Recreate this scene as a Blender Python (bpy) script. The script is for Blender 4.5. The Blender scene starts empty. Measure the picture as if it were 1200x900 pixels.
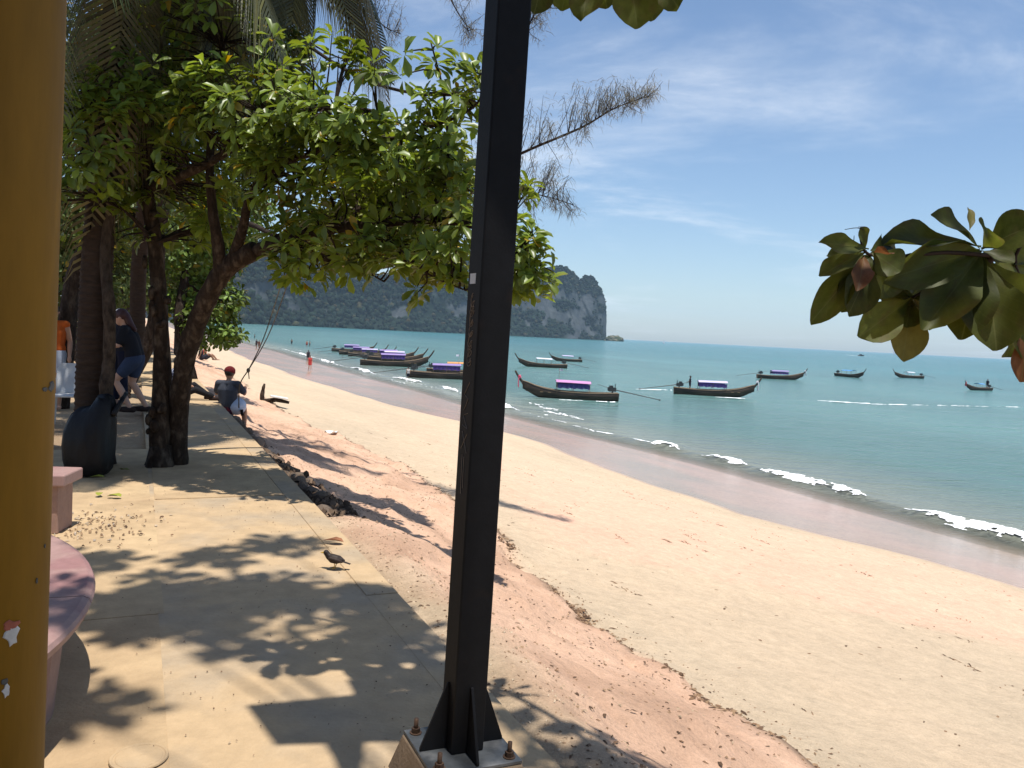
import bpy, bmesh, math, random
import numpy as np
from mathutils import Vector, Matrix, Quaternion

random.seed(7); rng = np.random.default_rng(7)
R = math.radians
SC = bpy.context.scene
COL = SC.collection

# ------------------------------------------------------------------ camera
EYE = Vector((0, 0, 1.6))
cam_d = bpy.data.cameras.new('camera'); cam = bpy.data.objects.new('camera', cam_d); COL.objects.link(cam)
cam_d.sensor_width = 36; cam_d.lens = 29.1; cam_d.clip_start = 0.05; cam_d.clip_end = 20000
CM = Matrix.Rotation(R(90 - 3.505), 3, 'X') @ Matrix.Rotation(R(2.93), 3, 'Z')
cam.matrix_world = Matrix.Translation(EYE) @ CM.to_4x4()
SC.camera = cam

# ------------------------------------------------------------------ sun, sky, exposure
SUN_EL, SUN_AZ = 78, 145
SV = Vector((math.sin(R(SUN_AZ)) * math.cos(R(SUN_EL)), math.cos(R(SUN_AZ)) * math.cos(R(SUN_EL)), math.sin(R(SUN_EL))))
sun_d = bpy.data.lights.new('sun', 'SUN'); sun_d.energy = 4.0; sun_d.angle = R(0.53); sun_d.color = (1, .955, .89)
sun = bpy.data.objects.new('sun', sun_d); COL.objects.link(sun)
sun.rotation_euler = (-SV).to_track_quat('-Z', 'Y').to_euler()
SC.view_settings.view_transform = 'Standard'; SC.view_settings.look = 'None'
SC.view_settings.exposure = 0.62; SC.view_settings.gamma = 1

SC.cycles.volume_bounces = 1
W = bpy.data.worlds.new('World'); SC.world = W; W.use_nodes = True
nt = W.node_tree; nt.nodes.clear()
def wn(t, **k):
    n = nt.nodes.new(t)
    for a, b in k.items(): setattr(n, a, b)
    return n
wo = wn('ShaderNodeOutputWorld'); wb = wn('ShaderNodeBackground'); wb.inputs['Strength'].default_value = 0.095
sky = wn('ShaderNodeTexSky', sky_type='NISHITA', sun_disc=False, sun_elevation=R(SUN_EL), sun_rotation=R(SUN_AZ))
sky.air_density = 1.0; sky.dust_density = .6; sky.ozone_density = 4.0
# thin cirrus: noise on the direction projected to a high layer, stretched along one axis
tc = wn('ShaderNodeTexCoord'); sx = wn('ShaderNodeSeparateXYZ'); nt.links.new(tc.outputs['Generated'], sx.inputs[0])
def wm(op, a, b=None, c=None, clamp=False):
    n = wn('ShaderNodeMath', operation=op); n.use_clamp = clamp
    for i, v in enumerate((a, b, c)):
        if v is None: continue
        if isinstance(v, (int, float)): n.inputs[i].default_value = v
        else: nt.links.new(v, n.inputs[i])
    return n.outputs[0]
zz = wm('ADD', wm('MAXIMUM', sx.outputs[2], 0.0), 0.12)
cx = wm('DIVIDE', sx.outputs[0], zz); cy = wm('DIVIDE', sx.outputs[1], zz)
cv = wn('ShaderNodeCombineXYZ'); nt.links.new(cx, cv.inputs[0]); nt.links.new(cy, cv.inputs[1])
def cloud_layer(scale, rot, loc, det, lo, hi):
    mp = wn('ShaderNodeMapping'); nt.links.new(cv.outputs[0], mp.inputs[0])
    mp.inputs['Scale'].default_value = scale; mp.inputs['Rotation'].default_value = (0, 0, rot); mp.inputs['Location'].default_value = loc
    nz = wn('ShaderNodeTexNoise'); nz.inputs['Scale'].default_value = 1; nz.inputs['Detail'].default_value = det
    nz.inputs['Roughness'].default_value = .62; nz.inputs['Distortion'].default_value = .7
    nt.links.new(mp.outputs[0], nz.inputs['Vector'])
    mr = wn('ShaderNodeMapRange', interpolation_type='SMOOTHSTEP'); mr.inputs[1].default_value = lo; mr.inputs[2].default_value = hi
    nt.links.new(nz.outputs['Fac'], mr.inputs[0]); return mr.outputs[0]
c1 = cloud_layer((.5, .8, 1), .35, (2.2, 1.1, 0), 8, .49, .76)
c2 = cloud_layer((1.1, 2.0, 1), -.1, (1.3, 5.2, 0), 10, .3, .75)
cl = wm('MULTIPLY', c1, wm('ADD', wm('MULTIPLY', c2, .75), .25), clamp=True)
cl = wm('MULTIPLY', cl, .85)
mixc = wn('ShaderNodeMixRGB'); nt.links.new(cl, mixc.inputs[0]); nt.links.new(sky.outputs[0], mixc.inputs[1])
mixc.inputs[2].default_value = (7.4, 7.7, 8.1, 1)
nt.links.new(mixc.outputs[0], wb.inputs[0]); nt.links.new(wb.outputs[0], wo.inputs[0])

# ------------------------------------------------------------------ layout helpers
ED = np.array([-1.94, 4.25]); ED /= np.hypot(*ED); EN = np.array([ED[1], -ED[0]]); E0 = np.array([-.29, 4.19])
SEA = -4.0
def ray(x, y): return CM @ Vector((x - 600, 450 - y, -970))
def at(x, y, Y):
    d = ray(x, y); return EYE + d * (Y / d.y)
def onz(x, y, z=0.0):
    d = ray(x, y); return EYE + d * ((z - EYE.z) / d.z)
def us(u, s, z=0.0):
    p = E0 + ED * u + EN * s; return Vector((p[0], p[1], z))
def to_us(P):
    r = np.array([P[0], P[1]]) - E0; return float(r @ ED), float(r @ EN)

def _h(ix, iy, iz, seed):
    n = (ix * 374761393 + iy * 668265263 + iz * 2147483647 + seed * 1274126177) & 0xffffffff
    n = ((n ^ (n >> 13)) * 1274126177) & 0xffffffff
    return ((n ^ (n >> 16)) & 0xffff) / 65535.0
def vnoise(x, y, z=0.0, seed=0):
    x, y, z = np.broadcast_arrays(np.asarray(x, float), np.asarray(y, float), np.asarray(z, float))
    ix, iy, iz = np.floor(x).astype(np.int64), np.floor(y).astype(np.int64), np.floor(z).astype(np.int64)
    fx, fy, fz = x - ix, y - iy, z - iz
    fx, fy, fz = [f * f * (3 - 2 * f) for f in (fx, fy, fz)]
    r = 0
    for a in (0, 1):
        for b in (0, 1):
            for c in (0, 1):
                r = r + _h(ix + a, iy + b, iz + c, seed) * (fx if a else 1 - fx) * (fy if b else 1 - fy) * (fz if c else 1 - fz)
    return r * 2 - 1
def fbm(x, y, z=0.0, oct=4, seed=0):
    r, a, f = 0, .5, 1.0
    for k in range(oct):
        r = r + a * vnoise(np.asarray(x) * f, np.asarray(y) * f, np.asarray(z) * f, seed + k); a *= .5; f *= 2.03
    return r
def lerp(a, b, t): return a + (b - a) * np.clip(t, 0, 1)
def smooth(a, b, x):
    t = np.clip((x - a) / (b - a), 0, 1); return t * t * (3 - 2 * t)

def s_wet(u): return np.interp(u, [-20, 7, 11, 15, 23, 30, 38, 46, 75, 105, 200], [16.6, 16, 15.4, 14.5, 14.8, 15.3, 14.4, 13, 11.7, 11.5, 11.4]) + .5 * fbm(np.asarray(u) / 5, 3.3, oct=3, seed=11)
def s_shore(u): return 21.5 + .9 * fbm(np.asarray(u) / 26, 1.7, oct=3, seed=5)
def s_deb(u): return 2.45 + np.interp(u, [-5, 4, 8, 12, 20, 60], [0, 0, .7, .7, .1, 0]) + .35 * fbm(np.asarray(u) / 1.6, 7.7, oct=4, seed=3)
PLAZA_U = 7.2
def zg(u, s, detail=True):
    u = np.asarray(u, float); s = np.asarray(s, float)
    e = np.interp(u, [-9, 2.5, 5, 8, 14, 40], [.05, .06, .16, .33, .48, .3])
    sd, sw, sh = s_deb(u), s_wet(u), s_shore(u)
    z = np.where(s <= 0, -.09, 0.0)
    z = np.where((s > 0) & (s <= .3), lerp(-.09, -e, s / .3), z)
    t = (s - .3) / np.maximum(sd - .3, .1)
    z = np.where((s > .3) & (s <= sd), lerp(-e, -1.04, t ** 1.0), z)
    z = np.where((s > sd) & (s <= sw), lerp(-1.12, -3.3, (s - sd) / np.maximum(sw - sd, .1)), z)
    z = np.where((s > sw) & (s <= sh), lerp(-3.3, -4.0, ((s - sw) / np.maximum(sh - sw, .1)) ** .85), z)
    z = np.where(s > sh, -4.0 - np.clip((s - sh) * .06, 0, 2.0), z)
    left = (s < -3.2) | ((s < -1.3) & (u > PLAZA_U))
    z = np.where(left, -.02 + .05 * fbm(u / 1.5, s / 1.5, oct=3, seed=8), z)
    if detail:
        m = smooth(.15, .6, s) * (1 - smooth(sd - .1, sd + .8, s))
        z = z + m * (.14 * fbm(u / .9, s / .6, oct=4, seed=21) + .07 * fbm(u / .25, s / .22, oct=3, seed=22))
        b = smooth(sd, sd + .8, s) * (1 - smooth(sw - 1, sw + .5, s))
        z = z + b * (.05 * fbm(u / 1.4, s / 1.4, oct=4, seed=23) + .035 * fbm(u / .32, s / .32, oct=2, seed=24))
    return z
def ground(P):
    u, s = to_us(P); z = float(zg(u, s))
    if (-1.3 < s <= 0 and -9 < u < 60) or (-3.2 < s <= -1.3 and -9 < u < PLAZA_U): z = 0.0
    return z
def hit(x, y):
    d = ray(x, y).normalized(); t = np.geomspace(1.0, 500, 9000)
    X, Y, Z = d.x * t, d.y * t, EYE.z + d.z * t
    u = (X - E0[0]) * ED[0] + (Y - E0[1]) * ED[1]; s = (X - E0[0]) * EN[0] + (Y - E0[1]) * EN[1]
    g = zg(u, s); g = np.where((s <= 0) & (s > -1.3), 0.0, g); g = np.where((s <= -1.3) & (s > -3.2) & (u < PLAZA_U), 0.0, g)
    g = np.where(s > s_shore(u), SEA, g)
    k = np.nonzero(Z < g)[0]
    i = k[0] if len(k) else len(t) - 1
    return Vector((X[i], Y[i], g[i]))

# ------------------------------------------------------------------ materials
MATS = {}
def mat(name, col, rough=.6, spec=.35, var=.12, vscale=6.0, bump=0.0, bscale=30.0, metal=0.0, attr=None, pos=False,
        transl=None, rand=0.0, col2=None, c2scale=3.0, c2lo=.45, c2hi=.65, coat=0.0, stretch=None):
    if name in MATS: return MATS[name]
    m = bpy.data.materials.new(name); m.use_nodes = True; t = m.node_tree; N = t.nodes; L = t.links
    p = N['Principled BSDF']; out = N['Material Output']
    p.inputs['Roughness'].default_value = rough; p.inputs['Specular IOR Level'].default_value = spec; p.inputs['Metallic'].default_value = metal
    if coat: p.inputs['Coat Weight'].default_value = coat; p.inputs['Coat Roughness'].default_value = .15
    if pos: vec = N.new('ShaderNodeNewGeometry').outputs['Position']
    else: vec = N.new('ShaderNodeTexCoord').outputs['Object']
    if stretch:
        mp = N.new('ShaderNodeMapping'); mp.inputs['Scale'].default_value = stretch; L.new(vec, mp.inputs[0]); vec = mp.outputs[0]
    if attr:
        a = N.new('ShaderNodeAttribute'); a.attribute_name = attr; base = a.outputs['Color']
    else:
        r = N.new('ShaderNodeRGB'); r.outputs[0].default_value = (*col, 1); base = r.outputs[0]
    if col2:
        nz = N.new('ShaderNodeTexNoise'); nz.inputs['Scale'].default_value = c2scale; nz.inputs['Detail'].default_value = 6; L.new(vec, nz.inputs['Vector'])
        mr = N.new('ShaderNodeMapRange'); mr.inputs[1].default_value = c2lo; mr.inputs[2].default_value = c2hi; L.new(nz.outputs['Fac'], mr.inputs[0])
        mx = N.new('ShaderNodeMixRGB'); L.new(mr.outputs[0], mx.inputs[0]); L.new(base, mx.inputs[1]); mx.inputs[2].default_value = (*col2, 1); base = mx.outputs[0]
    hv = N.new('ShaderNodeHueSaturation'); L.new(base, hv.inputs['Color']); val = None
    if var:
        nz = N.new('ShaderNodeTexNoise'); nz.inputs['Scale'].default_value = vscale; nz.inputs['Detail'].default_value = 7; nz.inputs['Roughness'].default_value = .65
        L.new(vec, nz.inputs['Vector'])
        mr = N.new('ShaderNodeMapRange'); mr.inputs[1].default_value = .25; mr.inputs[2].default_value = .75; mr.inputs[3].default_value = 1 - var; mr.inputs[4].default_value = 1 + var
        L.new(nz.outputs['Fac'], mr.inputs[0]); val = mr.outputs[0]
    if rand:
        oi = N.new('ShaderNodeObjectInfo'); mr = N.new('ShaderNodeMapRange'); mr.inputs[3].default_value = 1 - rand; mr.inputs[4].default_value = 1 + rand
        L.new(oi.outputs['Random'], mr.inputs[0])
        if val is not None:
            mu = N.new('ShaderNodeMath'); mu.operation = 'MULTIPLY'; L.new(val, mu.inputs[0]); L.new(mr.outputs[0], mu.inputs[1]); val = mu.outputs[0]
        else: val = mr.outputs[0]
    if val is not None: L.new(val, hv.inputs['Value'])
    base = hv.outputs[0]
    L.new(base, p.inputs['Base Color'])
    if bump:
        nz = N.new('ShaderNodeTexNoise'); nz.inputs['Scale'].default_value = bscale; nz.inputs['Detail'].default_value = 6; L.new(vec, nz.inputs['Vector'])
        bp = N.new('ShaderNodeBump'); bp.inputs['Strength'].default_value = 1; bp.inputs['Distance'].default_value = bump; L.new(nz.outputs['Fac'], bp.inputs['Height'])
        L.new(bp.outputs[0], p.inputs['Normal'])
    if transl:
        tr = N.new('ShaderNodeBsdfTranslucent'); hs = N.new('ShaderNodeHueSaturation'); hs.inputs['Hue'].default_value = .485; hs.inputs['Saturation'].default_value = 1.1; hs.inputs['Value'].default_value = 1.25
        L.new(base, hs.inputs['Color']); L.new(hs.outputs[0], tr.inputs['Color'])
        mx = N.new('ShaderNodeMixShader'); mx.inputs[0].default_value = transl; L.new(p.outputs[0], mx.inputs[1]); L.new(tr.outputs[0], mx.inputs[2]); L.new(mx.outputs[0], out.inputs[0])
    MATS[name] = m; return m

# ------------------------------------------------------------------ object helpers
def link(name, me, m=None, parent=None):
    o = bpy.data.objects.new(name, me); COL.objects.link(o)
    if m is not None and me is not None and not me.materials: me.materials.append(m)
    if parent is not None: o.parent = parent
    return o
def empty(name, loc=(0, 0, 0), rz=0.0):
    o = bpy.data.objects.new(name, None); COL.objects.link(o); o.location = loc; o.rotation_euler = (0, 0, rz); o.empty_display_size = .2; return o
def tag(o, label=None, cat=None, group=None, kind=None):
    if label: o['label'] = label
    if cat: o['category'] = cat
    if group: o['group'] = group
    if kind: o['kind'] = kind
    return o
def smooth_mesh(me, on=True):
    me.polygons.foreach_set('use_smooth', [on] * len(me.polygons))
class MB:
    def __init__(s): s.v = []; s.f = []
    def add(s, vs, fs):
        n = len(s.v); s.v += [tuple(v) for v in vs]; s.f += [tuple(i + n for i in f) for f in fs]; return s
    def box(s, c, size, rz=0.0, rot=None):
        hx, hy, hz = [q / 2 for q in size]
        M3 = rot if rot is not None else Matrix.Rotation(rz, 3, 'Z')
        vs = [Vector(c) + M3 @ Vector((x * hx, y * hy, z * hz)) for z in (-1, 1) for y in (-1, 1) for x in (-1, 1)]
        return s.add(vs, [(0, 2, 3, 1), (4, 5, 7, 6), (0, 1, 5, 4), (2, 6, 7, 3), (0, 4, 6, 2), (1, 3, 7, 5)])
    def tube(s, pts, rad, n=8, cap=True, wob=0.0, sq=(1, 1)):
        pts = [Vector(p) for p in pts]
        if not hasattr(rad, '__len__'): rad = [rad] * len(pts)
        up = None; rings = []; vs = []
        for i, p in enumerate(pts):
            d = (pts[min(i + 1, len(pts) - 1)] - pts[max(i - 1, 0)]).normalized()
            if up is None:
                up = Vector((0, 0, 1)) if abs(d.z) < .9 else Vector((1, 0, 0))
            a = d.cross(up).normalized(); b = a.cross(d).normalized(); up = b
            for k in range(n):
                q = 2 * math.pi * k / n; r = rad[i] * (1 + (random.uniform(-wob, wob) if wob else 0))
                vs.append(p + a * (math.cos(q) * r * sq[0]) + b * (math.sin(q) * r * sq[1]))
        fs = []
        for i in range(len(pts) - 1):
            for k in range(n):
                k2 = (k + 1) % n; fs.append((i * n + k, i * n + k2, (i + 1) * n + k2, (i + 1) * n + k))
        if cap:
            fs.append(tuple(range(n))[::-1]); fs.append(tuple((len(pts) - 1) * n + k for k in range(n)))
        return s.add(vs, fs)
    def ball(s, c, r, nu=10, nv=7):
        r = r if hasattr(r, '__len__') else (r, r, r); vs = [(c[0], c[1], c[2] - r[2])]
        for j in range(1, nv):
            t = math.pi * j / nv - math.pi / 2
            for k in range(nu):
                q = 2 * math.pi * k / nu; vs.append((c[0] + r[0] * math.cos(t) * math.cos(q), c[1] + r[1] * math.cos(t) * math.sin(q), c[2] + r[2] * math.sin(t)))
        vs.append((c[0], c[1], c[2] + r[2])); fs = []
        for k in range(nu):
            k2 = (k + 1) % nu; fs.append((0, 1 + k2, 1 + k)); e = len(vs) - 1; b = 1 + (nv - 2) * nu; fs.append((e, b + k, b + k2))
            for j in range(nv - 2): a = 1 + j * nu; fs.append((a + k, a + k2, a + nu + k2, a + nu + k))
        return s.add(vs, fs)
    def lathe(s, prof, n=24, c=(0, 0, 0)):
        vs = [(c[0] + r * math.cos(2 * math.pi * k / n), c[1] + r * math.sin(2 * math.pi * k / n), c[2] + z) for r, z in prof for k in range(n)]
        fs = [(i * n + k, i * n + (k + 1) % n, (i + 1) * n + (k + 1) % n, (i + 1) * n + k) for i in range(len(prof) - 1) for k in range(n)]
        fs += [tuple(range(n))[::-1], tuple((len(prof) - 1) * n + k for k in range(n))]
        return s.add(vs, fs)
    def mesh(s, name, smoothit=False):
        me = bpy.data.meshes.new(name); me.from_pydata(s.v, [], s.f); me.update()
        if smoothit: smooth_mesh(me)
        return me
    def build(s, name, m, parent=None, smoothit=False, bevel=0.0):
        me = s.mesh(name, smoothit)
        if bevel:
            bm = bmesh.new(); bm.from_mesh(me)
            bmesh.ops.bevel(bm, geom=bm.edges[:], offset=bevel, segments=2, profile=.5, affect='EDGES', clamp_overlap=True)
            bm.to_mesh(me); bm.free()
        return link(name, me, m, parent)
def np_mesh(name, V, F, col=None, smoothit=False):
    """V (n,3), F (m,k) uniform faces, col (n,3) or (n,4) point colours"""
    V = np.asarray(V, np.float32); F = np.asarray(F, np.int32); k = F.shape[1]
    me = bpy.data.meshes.new(name)
    me.vertices.add(len(V)); me.vertices.foreach_set('co', V.ravel())
    me.loops.add(F.size); me.loops.foreach_set('vertex_index', F.ravel())
    me.polygons.add(len(F)); me.polygons.foreach_set('loop_start', np.arange(len(F), dtype=np.int32) * k)
    if col is not None:
        col = np.asarray(col, np.float32)
        if col.shape[1] == 3: col = np.c_[col, np.ones(len(col), np.float32)]
        a = me.color_attributes.new('col', 'FLOAT_COLOR', 'POINT'); a.data.foreach_set('color', col.astype(np.float32).ravel())
    me.update(calc_edges=True); me.validate()
    if smoothit: smooth_mesh(me)
    return me
def grid_faces(nu, nv):
    i = np.arange(nu - 1)[:, None] * nv + np.arange(nv - 1)[None, :]; i = i.ravel()
    return np.c_[i, i + 1, i + nv + 1, i + nv]
def spline(pts, n=4):
    pts = [Vector(p) for p in pts]; out = []
    for i in range(len(pts) - 1):
        p0, p1, p2, p3 = pts[max(i - 1, 0)], pts[i], pts[i + 1], pts[min(i + 2, len(pts) - 1)]
        for k in range(n):
            t = k / n
            out.append(.5 * ((2 * p1) + (p2 - p0) * t + (2 * p0 - 5 * p1 + 4 * p2 - p3) * t * t + (3 * p1 - p0 - 3 * p2 + p3) * t ** 3))
    out.append(pts[-1]); return out
def copy_tree(o, parent=None):
    c = o.copy(); COL.objects.link(c); c.parent = parent
    for ch in o.children: copy_tree(ch, c)
    return c

# ================================================================== SETTING
# ------------------------------------------------------------------ ground and beach (one sheet)
def seg(*parts):
    return np.unique(np.concatenate([np.arange(a, b, st) if st > 0 else np.geomspace(a, b, int(-st)) for a, b, st in parts]))
def make_ground():
    U = seg((-15, 16, .11), (16, 40, .3), (40, 110, .8), (110, 300, 4), (300, 4000, -14))
    S = np.concatenate([-np.geomspace(1500, 5, 16), np.arange(-4.5, -.2, .35), np.arange(-.1, 4.2, .055), np.arange(4.2, 17, .16), np.arange(17, 27, .3), np.geomspace(28, 120, 12)])
    uu, ss = np.meshgrid(U, S, indexing='ij')
    z = zg(uu, ss)
    z = np.where((ss < -60), z + (np.abs(ss) - 60) * .02, z)
    sd, sw, sh = s_deb(uu), s_wet(uu), s_shore(uu)
    n1 = fbm(uu / 2.2, ss / 1.1, oct=5, seed=31); n2 = fbm(uu / .5, ss / .4, oct=4, seed=32); n3 = fbm(uu / 6, ss / 2.2, oct=4, seed=33)
    C = lambda r, g, b: np.array([r, g, b])[None, None, :]
    def mixc(a, b, t): return a * (1 - t[..., None]) + b * t[..., None]
    dirt = mixc(C(.42, .31, .19) + 0 * uu[..., None], C(.30, .20, .12), np.clip(.5 + n1 + .5 * n2, 0, 1))
    gravel = mixc(C(.56, .43, .29) + 0 * uu[..., None], C(.42, .31, .20), np.clip(.5 + 1.5 * n2, 0, 1))
    pink = mixc(C(.66, .43, .295) + 0 * uu[..., None], C(.50, .315, .21), np.clip(.3 + 1.3 * n1 + 1.0 * n2, 0, 1))
    tan = mixc(C(.58, .445, .305) + 0 * uu[..., None], C(.515, .405, .28), np.clip(.5 + 1.4 * n3, 0, 1))
    peach = C(.73, .45, .315)
    wet = mixc(C(.33, .245, .175) + 0 * uu[..., None], C(.43, .275, .195), np.clip(.5 + 1.3 * n3, 0, 1))
    c = np.where((ss <= .0)[..., None], dirt, gravel)
    c = mixc(c, pink, smooth(.10, .62, ss + .35 * n1 + .25 * n2 + np.interp(uu, [-5, 1, 6, 9], [-.12, .02, .35, .5])))
    c = mixc(c, tan, smooth(sd - .12, sd + .22, ss + .12 * n2))
    # peach-coloured dry band above the wet line, fading out with distance
    lo = np.interp(uu, [-5, 3, 5, 6, 12, 30], [10, 9.5, 6.0, 3.8, 5.5, 9]); hi = sw - np.interp(uu, [0, 8, 12, 20], [.2, .4, 1.6, 2.2])
    band = smooth(lo - .7, lo + .9, ss + 1.1 * n3) * (1 - smooth(hi - .9, hi + .3, ss + .8 * n3)) * np.interp(uu, [-5, 12, 22, 30], [1, 1, .35, 0])
    c = mixc(c, peach + 0 * c, band * .85)
    wf = smooth(sw - .25, sw + .35, ss + .25 * n3)
    c = mixc(c, wet, wf)
    c = mixc(c, C(.20, .19, .15) + 0 * c, smooth(sh + 1, sh + 8, ss))
    # strand-line stains
    st = np.exp(-((ss - sd - .04) / .10) ** 2) * np.clip(.5 + 2.6 * n2 + 1.4 * n1, 0, 1) * (ss > 0)
    c = mixc(c, C(.10, .065, .042) + 0 * c, st * .9)
    P = E0[None, None, :] + uu[..., None] * ED + ss[..., None] * EN
    V = np.concatenate([P, z[..., None]], -1).reshape(-1, 3)
    col = np.concatenate([c, wf[..., None]], -1).reshape(-1, 4)
    me = np_mesh('ground', V, grid_faces(len(U), len(S))[:, ::-1], col, True)
    m = bpy.data.materials.new('beach_sand'); m.use_nodes = True; N = m.node_tree.nodes; L = m.node_tree.links; p = N['Principled BSDF']
    a = N.new('ShaderNodeAttribute'); a.attribute_name = 'col'; pos = N.new('ShaderNodeNewGeometry').outputs['Position']
    def noise(sc, det, r=.6):
        n = N.new('ShaderNodeTexNoise'); n.inputs['Scale'].default_value = sc; n.inputs['Detail'].default_value = det; n.inputs['Roughness'].default_value = r; L.new(pos, n.inputs['Vector']); return n.outputs['Fac']
    def rng_(v, a_, b_, c_, d_):
        r = N.new('ShaderNodeMapRange'); L.new(v, r.inputs[0])
        for i, q in enumerate((a_, b_, c_, d_)): r.inputs[i + 1].default_value = q
        return r.outputs[0]
    def mul(x, y):
        k = N.new('ShaderNodeMath'); k.operation = 'MULTIPLY'; L.new(x, k.inputs[0]); L.new(y, k.inputs[1]); return k.outputs[0]
    v = mul(mul(rng_(noise(70, 5, .8), .3, .7, .82, 1.16), rng_(noise(7, 8, .75), .3, .7, .83, 1.14)), rng_(noise(1.1, 6), .3, .7, .95, 1.05))
    hs = N.new('ShaderNodeHueSaturation'); L.new(a.outputs['Color'], hs.inputs['Color']); L.new(v, hs.inputs['Value']); L.new(hs.outputs[0], p.inputs['Base Color'])
    L.new(rng_(a.outputs['Alpha'], 0, 1, .92, .24), p.inputs['Roughness']); L.new(rng_(a.outputs['Alpha'], 0, 1, .15, .5), p.inputs['Specular IOR Level'])
    bp = N.new('ShaderNodeBump'); bp.inputs['Distance'].default_value = .05; L.new(rng_(a.outputs['Alpha'], 0, .9, .9, .06), bp.inputs['Strength'])
    ad = N.new('ShaderNodeMath'); ad.operation = 'ADD'; L.new(noise(14, 8, .7), ad.inputs[0]); L.new(noise(3.2, 5), ad.inputs[1]); L.new(ad.outputs[0], bp.inputs['Height']); L.new(bp.outputs[0], p.inputs['Normal'])
    o = link('ground', me, m); tag(o, 'sandy beach sloping from pink bank to wet tideline', 'ground', kind='structure'); return o
make_ground()

# ------------------------------------------------------------------ concrete path of slabs
M_conc = mat('concrete', (.475, .345, .20), .9, .15, var=.2, vscale=5, bump=.005, bscale=60, pos=True, col2=(.39, .275, .16), c2scale=.9, c2lo=.42, c2hi=.62)
M_conc2 = mat('concrete_edge', (.44, .315, .185), .9, .15, var=.16, vscale=7, bump=.005, bscale=50, pos=True, col2=(.36, .28, .19), c2scale=1.7, c2lo=.45, c2hi=.65)
ang = math.atan2(ED[1], ED[0])
def slab_mesh(nm, lu, ls, th):
    m = MB().box((0, 0, -th / 2), (lu, ls, th)).mesh(nm)
    bm = bmesh.new(); bm.from_mesh(m); bmesh.ops.bevel(bm, geom=[e for e in bm.edges], offset=.0025, segments=2, affect='EDGES'); bm.to_mesh(m); bm.free(); return m
path = MB().box(us(25, -.73, -.047), (68, 1.21, .09), rz=ang).build('path', M_conc2); tag(path, 'sandy concrete footpath running beside the beach bank', 'path', kind='structure')
me_a = slab_mesh('slab', 2.997, 1.096, .13); me_e = slab_mesh('edge_slab', 2.997, .196, .2); me_p = slab_mesh('slab', 2.997, 1.99, .13)
u0 = -8.2
for k in range(20):
    uc = u0 + 3.0 * k + 1.5
    for me, s, nm, mm in ((me_a, -.75, 'slab', M_conc), (me_e, -.1, 'edge_slab', M_conc2)):
        o = link(nm, me, mm, path); o.location = us(uc, s, random.uniform(-.004, .004)); o.rotation_euler = (random.uniform(-.001, .001), 0, ang)
    if uc + 1.5 < PLAZA_U + .1:
        o = link('slab', me_p, M_conc, path); o.location = us(uc, -2.3, random.uniform(-.004, .003)); o.rotation_euler = (0, 0, ang)
# round service cover in the slab
cp = onz(163, 889, 0)
cov = MB().lathe([(.001, 0), (.078, 0), (.08, -.002), (.088, -.002), (.09, 0), (.098, .001), (.1, -.004)], 40).build('manhole_cover', M_conc2); cov.location = cp + Vector((0, 0, .008))
tag(cov, 'small round concrete inspection cover set flush in the footpath', 'cover')

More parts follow.
